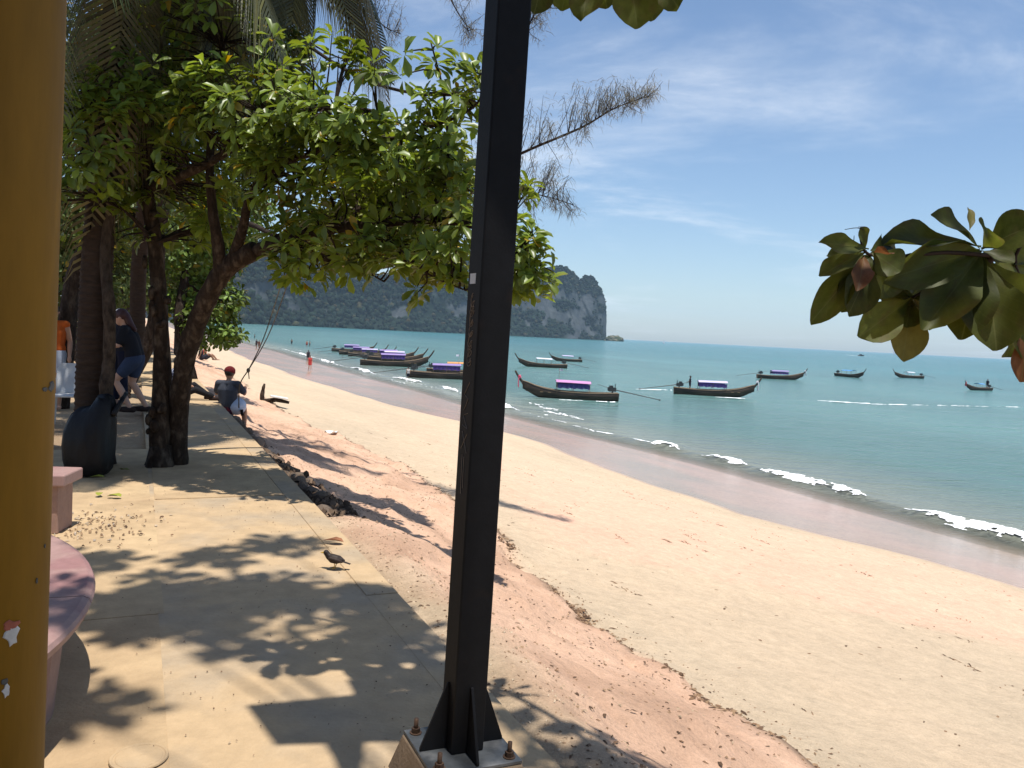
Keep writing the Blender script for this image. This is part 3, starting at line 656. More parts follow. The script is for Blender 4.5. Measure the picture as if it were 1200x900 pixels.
def leaves_mesh(name, P, D, Nn, Ln, Wd, colr, tmpl=None):
    TV, TF = tmpl if tmpl is not None else (LLV, LLF)
    D = nrm(D); S = nrm(np.cross(D, Nn)); Nn = nrm(np.cross(S, D))
    V = P[:, None, :] + S[:, None, :] * (TV[None, :, 0:1] * Wd[:, None, None]) + D[:, None, :] * (TV[None, :, 1:2] * Ln[:, None, None]) + Nn[:, None, :] * (TV[None, :, 2:3] * Ln[:, None, None])
    F = TF[None] + (np.arange(len(P)) * len(TV))[:, None, None]
    return np_mesh(name, V.reshape(-1, 3), F.reshape(-1, TF.shape[1]), np.repeat(colr[:, None, :], len(TV), 1).reshape(-1, 3))
M_leaf = mat('leaf', None, .36, .42, var=0, attr='col', transl=.42)
M_leaf_far = mat('leaf_far', None, .5, .3, var=0, attr='col', transl=.25)
def rosettes(cent, axis, size, per=7, base=(.075, .135, .028), yellow=.03, spread=1.0, seed=0, wide=.5, dark=.4):
    """leaf arrays for whorls of leaves at the twig ends"""
    g = np.random.default_rng(seed); n = len(cent); axis = nrm(axis)
    t = nrm(np.cross(axis, g.normal(size=(n, 3)))); b = np.cross(axis, t)
    P, D, Nn, Ln, Wd, C = [], [], [], [], [], []
    tint = g.uniform(1 - dark, 1 + dark, (n, 1))
    for k in range(per):
        q = 2 * np.pi * (k / per) * 1.0 + g.uniform(-.4, .4, n) + k * .35
        el = g.uniform(-.25, .95, n) * spread
        rad = np.cos(q)[:, None] * t + np.sin(q)[:, None] * b
        d = nrm(rad * np.cos(el)[:, None] + axis * np.sin(el)[:, None] + np.array([0, 0, -.18]))
        P.append(cent + axis * g.uniform(-.25, .1, (n, 1)) * size + d * .12 * size); D.append(d); Nn.append(axis + .25 * g.normal(size=(n, 3)) + np.array([0, 0, .5]))
        l = size * g.uniform(.7, 1.15, n); Ln.append(l); Wd.append(l * wide * g.uniform(.85, 1.2, n))
        c = np.array(base)[None] * tint * g.uniform(.75, 1.3, (n, 1)) * np.array([1, 1, 1]) + g.uniform(0, .035, (n, 1)) * np.array([1, .75, 0])
        yl = g.random(n) < yellow; c[yl] = np.array([.38, .27, .03]); C.append(c)
    return [np.concatenate(x) for x in (P, D, Nn, Ln, Wd, C)]
def in_lobe(n, c, r, g, shell=.45):
    d = nrm(g.normal(size=(n, 3))); k = (shell + (1 - shell) * g.random((n, 1))) ** (1 / 1.6); return np.array(c) + d * k * np.array(r), d
def bark(name, col, col2, **k): return mat(name, col, .9, .12, var=.55, vscale=16, bump=.03, bscale=14, col2=col2, c2scale=9, c2lo=.5, c2hi=.66, stretch=(1.6, 1.6, .8), **k)
M_bark = bark('tree_bark', (.034, .023, .016), (.085, .063, .045))
M_bark_d = bark('dark_bark', (.03, .021, .016), (.055, .042, .032))
M_palm = mat('palm_bark', (.04, .027, .02), .9, .15, var=.4, vscale=9, bump=.01, bscale=16, col2=(.04, .026, .018), c2scale=3.5, c2lo=.45, c2hi=.6, stretch=(1, 1, 3.2))
def limb(name, pts, r0, r1, m, parent, n=10, sub=4, wob=.05, pw=1.0, rough=0.0):
    q = spline(pts, sub); k = len(q); rad = [r0 + (r1 - r0) * (i / (k - 1)) ** pw for i in range(k)]
    if rough: rad = [r * (1 + random.uniform(-rough, rough)) for r in rad]
    o = MB().tube(q, rad, n, wob=wob).build(name, m, parent, True); return o, q

# ------------------------------------------------------------------ the big leaning tree (two stems, whorled leaves)
def px_lobe(x, y, Y, rx, ry, rd): 
    c = at(x, y, Y); k = Y / 970; return (c[:], (rx * k, rd, ry * k))
def make_main_tree():
    b = hit(192, 546); b.z = 0.0
    t = empty('sea_almond_tree', b); tag(t, 'leafy tree with one upright and one leaning trunk beside the path', 'tree')
    L_ = lambda P: Vector(P) - b
    def pts(lst): return [L_(at(*q)) for q in lst]
    A = pts([(188, 548, 8.75), (187, 500, 8.75), (190, 440, 8.78), (187, 360, 8.72), (181, 280, 8.7), (171, 215, 8.6), (173, 150, 8.5), (182, 80, 8.4), (190, 0, 8.3)]); A[0].z = -.12
    limb('trunk', A, .112, .05, M_bark, t, 14, 6, .07, .8, .05)
    MB().tube([A[0], A[0] + Vector((0, 0, .16)), A[0] + Vector((0, 0, .34))], [.20, .145, .105], 16, wob=.16).build('root_flare', M_bark, t, True)
    B = pts([(209, 546, 8.9), (209, 490, 8.85), (214, 440, 8.7), (226, 392, 8.6), (245, 345, 8.4), (262, 318, 8.3), (280, 303, 8.25), (300, 293, 8.2)]); B[0].z = -.1
    limb('leaning_trunk', B, .105, .095, M_bark, t, 14, 6, .07, 1, .04)
    for _ in range(16):
        q = random.choice(A[1:5]); MB().ball(q + Vector((random.uniform(-.13, .13), -.1, random.uniform(-.25, .25))), (random.uniform(.02, .05), .05, random.uniform(.03, .08)), 7, 5).build('bark_knot', M_bark, t, True)
    arms = [([(285, 300, 8.25), (330, 285, 8.1), (380, 270, 7.95), (440, 262, 7.8), (510, 258, 7.6), (580, 272, 7.4), (612, 300, 7.3)], .085, .02),
            ([(295, 296, 8.2), (335, 276, 8.3), (395, 255, 8.4), (450, 230, 8.5), (500, 190, 8.5)], .06, .015),
            ([(258, 322, 8.3), (256, 290, 8.2), (249, 245, 8.1), (246, 190, 8.1), (252, 120, 8.2), (262, 50, 8.3)], .075, .02),
            ([(268, 314, 8.3), (284, 270, 8.1), (292, 235, 7.9), (318, 200, 7.7), (372, 178, 7.5), (430, 165, 7.3), (492, 160, 7.2)], .06, .012),
            ([(172, 220, 8.6), (215, 205, 8.2), (255, 185, 7.9), (290, 162, 7.6), (330, 140, 7.4), (392, 126, 7.2), (450, 132, 7.1)], .055, .012),
            ([(500, 258, 7.62), (520, 215, 7.4), (525, 170, 7.2), (520, 110, 7.1), (505, 50, 7.0)], .03, .006),
            ([(470, 160, 7.25), (540, 135, 7.1), (565, 110, 7.0), (560, 75, 7.0)], .018, .005),
            ([(173, 200, 8.6), (140, 180, 8.3), (105, 160, 8.0), (82, 130, 7.8)], .04, .01),
            ([(440, 262, 7.8), (470, 290, 7.5), (500, 320, 7.3), (545, 340, 7.2)], .02, .005),
            ([(181, 285, 8.65), (150, 250, 8.4), (120, 235, 8.2)], .03, .008),
            ([(300, 290, 8.2), (360, 300, 7.9), (420, 315, 7.7), (450, 330, 7.6)], .025, .006)]
    AP = []
    for a, r0, r1 in arms:
        o, q = limb('limb', pts(a), r0, r1, M_bark if r0 > .05 else M_bark_d, t, 9, 5, .05, .8, .04); AP += q
    AP = np.array([tuple(p) for p in AP]); g = np.random.default_rng(11)
    lobes = [(150, 150, 8.0, 80, 65, .7, 110), (235, 35, 8.2, 100, 50, .8, 55), (310, 135, 7.6, 110, 62, .7, 175), (415, 125, 7.3, 95, 58, .6, 92), (450, 200, 7.5, 95, 70, .7, 140),
             (395, 205, 7.7, 110, 60, .7, 160), (405, 285, 7.7, 95, 36, .6, 70), (525, 140, 7.1, 42, 70, .4, 30), (535, 265, 7.3, 50, 65, .5, 42), (608, 290, 7.2, 29, 60, .35, 58),
             (112, 235, 8.3, 50, 70, .6, 70), (115, 160, 7.5, 45, 50, .4, 40), (190, 110, 7.6, 60, 50, .4, 50), (240, 200, 7.7, 60, 35, .4, 30), (345, 75, 7.9, 50, 30, .5, 12), (490, 320, 7.4, 65, 26, .5, 26), (200, 150, 8.3, 80, 70, .7, 90), (215, 250, 8.9, 70, 50, .5, 70), (500, 85, 7.0, 28, 30, .3, 9), (560, 85, 7.0, 10, 35, .2, 6), (330, 320, 7.9, 50, 22, .4, 30), (612, 225, 7.2, 14, 20, .2, 7), (480, 70, 7.0, 60, 25, .3, 9), (395, 62, 7.3, 45, 22, .3, 10), (330, 95, 7.4, 40, 30, .3, 14), (548, 120, 7.0, 18, 40, .2, 9), (505, 335, 7.2, 60, 18, .3, 10), (632, 320, 7.1, 14, 34, .2, 10)]
    cent = []; axs = []
    for x, y, Y, rx, ry, rd, n in lobes:
        c, r = px_lobe(x, y, Y, rx, ry, rd); p, d = in_lobe(n, L_(c)[:], r, g); cent.append(p); axs.append(d)
    cent = np.concatenate(cent); axs = np.concatenate(axs) * .7 + np.array([0, -.25, .75])
    ok = fbm(cent[:, 0] / .42, cent[:, 1] / .42, cent[:, 2] / .34, oct=2, seed=99) > -.07; cent, axs = cent[ok], axs[ok]
    # thin twigs join every whorl to the nearest limb
    tw = MB()
    for p, ax in zip(cent, nrm(axs)):
        q = AP[np.argmin(((AP - p) ** 2).sum(1))]; p = Vector(p); q = Vector(q); mid = (p + q) / 2 + Vector((0, 0, .06)) - Vector(ax) * .05
        if (p - q).length < 1.6: tw.tube([q, mid, p + Vector(ax) * .03], [.010, .007, .0035], 4, cap=False)
    tag(tw.build('twigs', M_bark_d, t), kind='stuff')
    P, D, Nn, Ln, Wd, C = rosettes(cent, axs, .155, 8, (.15, .215, .034), .02, seed=5, wide=.46)
    # the nearest, largest leaves stand singly; the rest are one mass
    wy = P[:, 1] + b.y; vis = np.argsort(wy + .35 * g.random(len(P)))[:300]; msk = np.ones(len(P), bool); msk[vis] = False
    me = leaves_mesh('leaves', P[msk], D[msk], Nn[msk], Ln[msk], Wd[msk], C[msk], (LLV, LLF)); tag(link('leaves', me, M_leaf, t), kind='stuff')
    lm = np_mesh('leaf', LV, LF, None, True); ML = mat('leaf_single', (.16, .225, .036), .36, .42, var=.1, vscale=14, transl=.36, rand=.4); lm.materials.append(ML)
    for i in vis:
        d = Vector(D[i]).normalized(); s_ = d.cross(Vector(Nn[i])).normalized(); n_ = s_.cross(d)
        o = link('leaf', lm, None, t); M4 = Matrix((s_, d, n_)).transposed().to_4x4(); o.matrix_local = Matrix.Translation(P[i]) @ M4 @ Matrix.Diagonal((Wd[i], Ln[i], Ln[i], 1))
make_main_tree()

# ------------------------------------------------------------------ smaller-leaved trees and scrub behind
def leafy_tree(name, label, base, trunk_pts, lobes, leaf, nleaf, colr, tr=.15, mat_l=None, seed=0, limbs=(), group=None, yellow=.02):
    g = np.random.default_rng(seed); b = Vector(base); t = empty(name, b); tag(t, label, 'tree', group)
    tp = [Vector(p) - b for p in trunk_pts]; tp[0].z -= .15
    limb('trunk', tp, tr, tr * .45, M_bark_d, t, 9, 4, .06, .9, .05)
    for lp in limbs: limb('limb', [Vector(p) - b for p in lp], tr * .5, tr * .15, M_bark_d, t, 7, 4, .05)
    top = tp[-1]
    for c, r in lobes:
        c = Vector(c) - b; q = min(tp[1:], key=lambda p: (p - c).length); limb('limb', [q, (q + c) / 2 + Vector((0, 0, -.1)), c], tr * .4, tr * .1, M_bark_d, t, 6, 3, .05)
    vol = np.array([r[0] * r[1] * r[2] for c, r in lobes]) ** .67; vol /= vol.sum(); P = []; A = []
    for (c, r), v in zip(lobes, vol):
        n = int(nleaf * v / 5); p, d = in_lobe(n, (Vector(c) - b)[:], r, g, .35); P.append(p); A.append(d)
    P = np.concatenate(P); A = np.concatenate(A) + np.array([0, 0, .6])
    q = rosettes(P, A, leaf, 5, colr, yellow, seed=seed, wide=.55, dark=.5)
    tag(link('crown', leaves_mesh('crown', *q), mat_l or M_leaf_far, t), kind='stuff'); return t
def W_(x, y, Y): return at(x, y, Y)
# drooping seaside tree over the beach, behind the leaning trunk
bs = hit(214, 470); bs = us(19, -.1); bs.z = 0
leafy_tree('beach_tree', 'bright green round-leaved tree drooping over the sand behind the leaning trunk', (bs.x, bs.y, -.1), [bs, W_(210, 380, 21.5), W_(216, 330, 21.8), W_(225, 280, 22), W_(240, 230, 22)],
           [px_lobe(245, 378, 22, 38, 32, .8), px_lobe(222, 352, 22.3, 34, 34, .8), px_lobe(262, 352, 22, 28, 22, .7), px_lobe(230, 290, 22.5, 60, 45, 1.2), px_lobe(270, 250, 22.5, 60, 40, 1.2), px_lobe(268, 392, 21.8, 18, 14, .4)],
           .2, 6500, (.10, .165, .03), .16, seed=21, limbs=[[W_(225, 285, 22), W_(280, 262, 19.5), W_(320, 275, 17.2), W_(351, 287, 15.7), W_(375, 286, 15.0)]])
BG = [('shade_tree', 'dark leafy tree behind the palm trunk with low spreading limbs', us(15, -4.2), 17, [(95, 300, 19, 75, 70, 1.8), (70, 210, 18, 90, 80, 2), (150, 250, 19, 70, 60, 1.6), (60, 380, 19, 40, 26, 1.2)], 1),
      ('shade_tree', 'thick dark tree on the land side past the seated people', us(26, -3.4), 28, [(150, 330, 28, 60, 36, 1.8), (120, 265, 28, 80, 60, 2.5), (190, 300, 29, 40, 40, 2)], 2),
      ('shade_tree', 'dense tree closing off the footpath in the distance', us(44, -2.6), 45, [(175, 335, 46, 45, 30, 3), (140, 300, 46, 60, 45, 3), (200, 280, 47, 50, 40, 3)], 3),
      ('shade_tree', 'tall dark tree with a high crown far along the footpath', us(36, .2), 40, [(215, 300, 40, 45, 36, 2.5), (235, 330, 40, 32, 26, 2), (185, 240, 40, 70, 50, 3)], 4),
      ('shade_tree', 'broad dark tree set back from the path past the orange shirted person', us(22, -10), 20, [(75, 250, 20, 90, 90, 2.5), (10, 280, 20, 80, 80, 2.5), (90, 350, 21, 40, 26, 1.6)], 5),
      ('shade_tree', 'leafy tree hanging high over the footpath behind the two trunks', us(11.5, -2.6), 14.5, [(150, 130, 13, 110, 80, 1.3), (250, 215, 13.5, 70, 50, 1.2), (190, 60, 13, 120, 70, 1.4), (300, 150, 13, 60, 60, 1.2), (250, 70, 10.8, 110, 70, 1.0), (150, 60, 11, 90, 80, 1.0)], 6),
      ('shade_tree', 'distant tree line trunk with low leaves beside the far end of the path', us(60, -6), 62, [(120, 340, 62, 40, 24, 4), (95, 310, 62, 60, 40, 4), (160, 345, 64, 26, 18, 3)], 7),
      ('shade_tree', 'olive-leaved tree leaning over the bank behind the leafy crown', us(5.6, -1.0), 9.4, [(470, 245, 9.3, 85, 62, .7), (400, 270, 9.6, 70, 45, .7), (525, 215, 9.0, 40, 55, .5), (510, 300, 9.0, 48, 34, .5), (440, 190, 9.3, 70, 40, .5)], 8)]
for nm, lb, base, Y, lob, sd in BG:
    base = Vector(base); base.z = ground(base)
    c0 = at(*lob[0][:3]); tp = [base, base * .8 + Vector((c0.x, c0.y, base.z)) * .2 + Vector((0, 0, (c0.z - base.z) * .45)), base * .35 + Vector((c0.x, c0.y, c0.z)) * .65, c0]
    if sd == 8: tp = [base, at(208, 470, 9.3), at(224, 398, 9.4), at(262, 318, 9.6), at(330, 287, 9.9), at(420, 262, 9.9), at(480, 245, 9.9)]
    n = {1: 6500, 2: 5000, 3: 4200, 4: 4500, 5: 6500, 6: 14000, 7: 2500, 8: 13000}[sd]; lf = {1: .17, 2: .24, 3: .36, 4: .32, 5: .2, 6: .13, 7: .45, 8: .085}[sd]
    leafy_tree(nm, lb, base, tp, [px_lobe(*q) for q in lob], lf, n, (.06, .095, .024) if sd != 8 else (.14, .165, .025), .16 if sd != 8 else .07, seed=40 + sd)

# ------------------------------------------------------------------ palms
M_frond = mat('palm_leaf', None, .45, .35, var=0, attr='col', transl=.3)
def frond_mesh(L, droop, seed, dry=0.0, n=64):
    g = random.Random(seed); V = []; F = []; C = []
    def rach(t): return Vector((L * (t - .18 * droop * t * t), 0, L * (.38 * t - .62 * droop * t * t)))
    base_c = np.array([.042, .064, .020]) * (1 - dry) + np.array([.16, .13, .07]) * dry
    for i in range(n):
        t = .1 + .9 * i / n; p = rach(t); d = (rach(t + .01) - p).normalized()
        ll = L * .26 * math.sin(math.pi * min(.12 + t * .86, 1)) ** .7 + .06; w = .017
        for sgn in (-1, 1):
            out = (Vector((0, sgn, 0)) * .75 + d * .65 + Vector((0, 0, .1))).normalized()
            q1 = p + out * ll * .5 + Vector((0, 0, -.10 * ll)); q2 = p + out * ll * .82 + Vector((g.uniform(-.03, .03), g.uniform(-.03, .03), -(.35 + .3 * droop) * ll))
            a = len(V); nn = d * w
            V += [p - nn, p + nn, q1 + nn * 1.1, q1 - nn * 1.1, q2]; F += [(a, a + 1, a + 2), (a, a + 2, a + 3), (a + 3, a + 2, a + 4)]
            c = base_c * g.uniform(.6, 1.45) + (np.array([.06, .05, .01]) if g.random() < .15 else 0); C += [c] * 5
    for i in range(14):
        t0, t1 = i / 14, (i + 1) / 14; r0, r1 = .022 * (1 - .85 * t0), .022 * (1 - .85 * t1); a = len(V)
        for t, r in ((t0, r0), (t1, r1)):
            p = rach(t); V += [p + Vector((0, r, 0)), p + Vector((0, -r, 0)), p + Vector((0, 0, -r * 1.2))]
        for k in range(3): k2 = (k + 1) % 3; F += [(a + k, a + k2, a + 3 + k2), (a + k, a + 3 + k2, a + 3 + k)]
        C += [np.array([.13, .13, .04])] * 6
    return np_mesh('frond', np.array([tuple(v) for v in V]), np.array(F), np.array(C))
FRONDS = [frond_mesh(2.6, dr, i, dry) for i, (dr, dry) in enumerate(((.9, 0), (1.3, .0), (1.7, .15), (2.1, .35), (1.1, 0), (2.4, .7)))]
def palm(label, pts, r0, r1, nf, seed, scale=1.0, group=None):
    b = Vector(pts[0]); b.z = ground(b); t = empty('coconut_palm', b); tag(t, label, 'palm', group)
    q = spline([Vector(p) - b for p in pts], 14); q[0].z = -.1; n = len(q); tr = MB()
    P = []; Rr = []
    # ringed trunk: small steps of the radius
    for i in range(n - 1):
        for k in range(3):
            f = (i + k / 3) / (n - 1); p = q[i].lerp(q[i + 1], k / 3); P.append(p); Rr.append((r0 + (r1 - r0) * min(1, f * 1.2)) * (1 + (.045 if k == 0 else -.01)) * (1 + .3 * max(0, 1 - f * 9) ** 2))
    tr.tube(P, Rr, 16, wob=.025).build('trunk', M_palm, t, True)
    top = q[-1]; MB().ball(top, (.16, .16, .22), 10, 7).build('crown_heart', M_bark, t, True)
    g = random.Random(seed)
    for k in range(nf):
        el = g.uniform(-1.0, .55) if k % 3 else g.uniform(.3, .9); me = FRONDS[(g.choice((0, 1, 4)) if el > .2 else g.choice((1, 2, 3, 3, 5)))]
        o = link('frond', me, M_frond, t); o.location = top + Vector((0, 0, .1)); o.rotation_euler = (g.uniform(-.3, .3), -el * .7, 2 * math.pi * k / nf + g.uniform(-.25, .25)); sc = scale * g.uniform(.85, 1.15); o.scale = (sc, sc, sc)
    return t
pb = hit(106, 548)
palm('coconut palm with a thick ringed trunk behind the black refuse bag', [(pb.x, pb.y, 0), at(108, 450, 8.5), at(111, 360, 8.5), at(117, 260, 8.5), at(126, 130, 8.4), at(140, 0, 8.3), at(150, -90, 8.2)], .165, .13, 20, 3, .95)
pc = us(13.6, -1.75)
palm('slimmer coconut palm behind the woman in a black shirt', [(pc.x, pc.y, 0), at(159, 400, 16.3), at(163, 310, 16.2), at(176, 200, 15.6), at(215, 90, 14.4), at(262, 0, 13), at(300, -70, 11.8)], .155, .12, 22, 5, 1.15)
pd = us(30, -2.1)
palm('far coconut palm standing past the slimmer palm by the path', [(pd.x, pd.y, 0), at(148, 380, 33), at(145, 300, 33), at(140, 200, 33), at(150, 110, 33)], .17, .13, 16, 9, 1.5)
# slim grey trunk that grows against the palm
sb = hit(128, 542); tt = empty('slim_tree', sb); tag(tt, 'slim grey trunk growing against the thick ringed palm', 'tree')
limb('trunk', [Vector(p) - sb for p in [(sb.x, sb.y, -.1), at(124, 470, 8.35), at(128, 420, 8.35), at(128, 360, 8.35), at(123, 300, 8.4), at(131, 240, 8.4), at(150, 160, 8.3), at(165, 90, 8.2)]], .075, .04, bark('grey_bark', (.06, .045, .034), (.035, .026, .02)), tt, 10, 6, .08, .8, .05)
g9 = np.random.default_rng(77); cc, dd = in_lobe(60, (at(170, 90, 8.2) - sb)[:], (.8, .6, .5), g9); q = rosettes(cc, dd + np.array([0, 0, .7]), .13, 7, (.07, .13, .028), seed=78)
tag(link('crown', leaves_mesh('crown', *q), M_leaf, tt), kind='stuff')

# ------------------------------------------------------------------ casuarina with feathery grey twigs
def make_casuarina():
    b = us(16.5, -1.7, 0); t = empty('casuarina_tree', b); tag(t, 'casuarina with feathery grey twigs reaching out against the sky', 'tree')
    L_ = lambda P: Vector(P) - b
    limb('trunk', [L_((b.x, b.y, -.1)), L_(at(181, 380, 18.5)), L_(at(190, 250, 18)), L_(at(230, 120, 17)), L_(at(290, 0, 16)), L_(at(330, -150, 15.5))], .17, .08, M_bark_d, t, 10, 5)
    br = [([(230, 120, 17), (380, 215, 14.5), (500, 232, 13.6), (610, 180, 13), (680, 150, 12.8), (720, 127, 12.7), (762, 112, 12.6)], .04, 250),
          ([(500, 232, 13.6), (585, 225, 13.4), (630, 228, 13.2), (672, 240, 13)], .014, 120),
          ([(290, 0, 16), (420, 90, 14.5), (540, 110, 13.8), (600, 60, 13.3), (622, 25, 13), (640, -20, 12.8)], .035, 90),
          ([(330, -150, 15.5), (400, -60, 14), (440, 20, 13.5), (470, 40, 13.2)], .02, 80), ([(330, -150, 15.5), (480, -60, 14), (540, 20, 13.6), (548, 36, 13.5)], .02, 40),
          ([(290, 0, 16), (380, 60, 15), (430, 75, 14.5), (450, 90, 14.3)], .02, 60), ([(400, -60, 14), (500, -40, 13.6), (600, 2, 13.2), (655, 10, 13)], .018, 50)]
    V = []; F = []; C = []; g = random.Random(5); tw = MB()
    def spray(p, n, sp):
        for _ in range(n):
            d = Vector((g.gauss(0, 1), g.gauss(0, 1), g.gauss(-.55, .8))).normalized(); L = g.uniform(.07, .19); q = p + Vector((g.gauss(0, sp), g.gauss(0, sp), g.gauss(0, sp)))
            s_ = Vector((g.uniform(-1, 1), g.uniform(-1, 1), g.uniform(-.3, .3))).normalized() * .0034; a = len(V)
            m = q + d * L * .55; e = m + (d + Vector((0, 0, -.7))).normalized() * L * .5
            V.extend([q - s_, q + s_, m + s_, m - s_, e]); F.extend([(a, a + 1, a + 2), (a, a + 2, a + 3), (a + 3, a + 2, a + 4)]); c = np.array([.20, .195, .155]) * g.uniform(.6, 1.3); C.extend([c] * 5)
    for pts, r0, n in br:
        P = [L_(at(*q)) for q in pts]; o, sp = limb('branch', P, r0, .005, M_bark_d, t, 7, 8, .03)
        k0 = int(len(sp) * .42)
        for _ in range(n):
            i = g.randint(k0, len(sp) - 1); p = sp[i]; f = (i - k0) / (len(sp) - k0)
            if g.random() < .45:
                h = g.uniform(.2, .85) * (1.2 - f); tip = p + Vector((g.uniform(-.15, .3), g.uniform(-.3, .3), h * (1 if g.random() < .72 else -.6)))
                tw.tube([p, p.lerp(tip, .5) + Vector((g.uniform(-.05, .05), 0, 0)), tip], [.006, .004, .002], 4, cap=False)
                for k in range(5): spray(p.lerp(tip, .3 + .7 * k / 4), 5, .035)
            else: spray(p + Vector((g.gauss(0, .05), g.gauss(0, .08), g.gauss(0, .05))), 2, .03)
    tag(tw.build('twigs', M_bark_d, t), kind='stuff')
    tag(link('needles', np_mesh('needles', np.array([tuple(v) for v in V]), np.array(F), np.array(C)), M_leaf_far, t), kind='stuff')
make_casuarina()

# ------------------------------------------------------------------ large-leaved almond tree standing over the camera
M_big = mat('almond_leaf', (.078, .092, .018), .5, .25, var=.3, vscale=5, transl=.5, rand=.35, col2=(.085, .07, .02), c2scale=3, c2lo=.5, c2hi=.7)
M_bigred = mat('almond_leaf_old', (.16, .075, .03), .55, .2, var=.25, vscale=6, transl=.30, rand=.25)
M_bigyel = mat('almond_leaf_yellow', (.17, .155, .04), .55, .2, var=.2, vscale=6, transl=.45, rand=.2)
def veins(m):
    """pale midrib and side veins in leaf space (x across, y along)"""
    t = m.node_tree; N = t.nodes; L = t.links; sx_ = N.new('ShaderNodeSeparateXYZ'); L.new(N.new('ShaderNodeTexCoord').outputs['Object'], sx_.inputs[0])
    def mth(op, a, b):
        k = N.new('ShaderNodeMath'); k.operation = op
        for i, v in enumerate((a, b)):
            if isinstance(v, (int, float)): k.inputs[i].default_value = v
            elif v is not None: L.new(v, k.inputs[i])
        return k.outputs[0]
    ax = mth('ABSOLUTE', sx_.outputs[0], None); mid = mth('LESS_THAN', ax, .012)
    side = mth('LESS_THAN', mth('FRACT', mth('MULTIPLY', mth('SUBTRACT', sx_.outputs[1], mth('MULTIPLY', ax, .55)), 10), None), .11)
    f = mth('MAXIMUM', mth('MULTIPLY', mid, .35), mth('MULTIPLY', side, .10)); hv = [n for n in N if n.type == 'HUE_SAT' and n.inputs['Value'].is_linked][0]; src = hv.outputs[0]; tgt = [l.to_socket for l in src.links]
    mx = N.new('ShaderNodeMixRGB'); L.new(f, mx.inputs[0]); mx.inputs[2].default_value = (.16, .17, .06, 1)
    for k in tgt: L.new(mx.outputs[0], k)
    L.new(src, mx.inputs[1])
for m_ in (M_big, M_bigred, M_bigyel): veins(m_)
def big_leaf_mesh(seed):
    g = random.Random(seed); T = list(np.linspace(0, 1, 15)); pk = g.uniform(1.6, 2.1); Wd = [max(.07, math.sin(math.pi * min(t ** pk, 1)) ** .62) if 0 < t < 1 else (.07 if t == 0 else .12) for t in T]; V = []; F = []
    ph = g.uniform(0, 6); tw_ = g.uniform(-.15, .15)
    for t, w in zip(T, Wd):
        for k in (-1, -.5, 0, .5, 1):
            wob = .05 * math.sin(9 * t + ph + 2 * k) * abs(k); V.append((k * w * .5 * (1 + .06 * math.sin(7 * t + ph * 2 + k)), t, .10 * w * abs(k) ** 1.3 - .16 * t * t + wob * w + tw_ * k * t * .5))
    for i in range(len(T) - 1):
        for j in range(4): a = i * 5 + j; F.append((a, a + 1, a + 6, a + 5))
    return np_mesh('leaf', np.array(V), np.array(F), None, True)
BIG = {}
for key, mm in (('g', M_big), ('r', M_bigred), ('y', M_bigyel)):
    BIG[key] = [big_leaf_mesh(i) for i in range(4)]
    for me in BIG[key]: me.materials.append(mm)
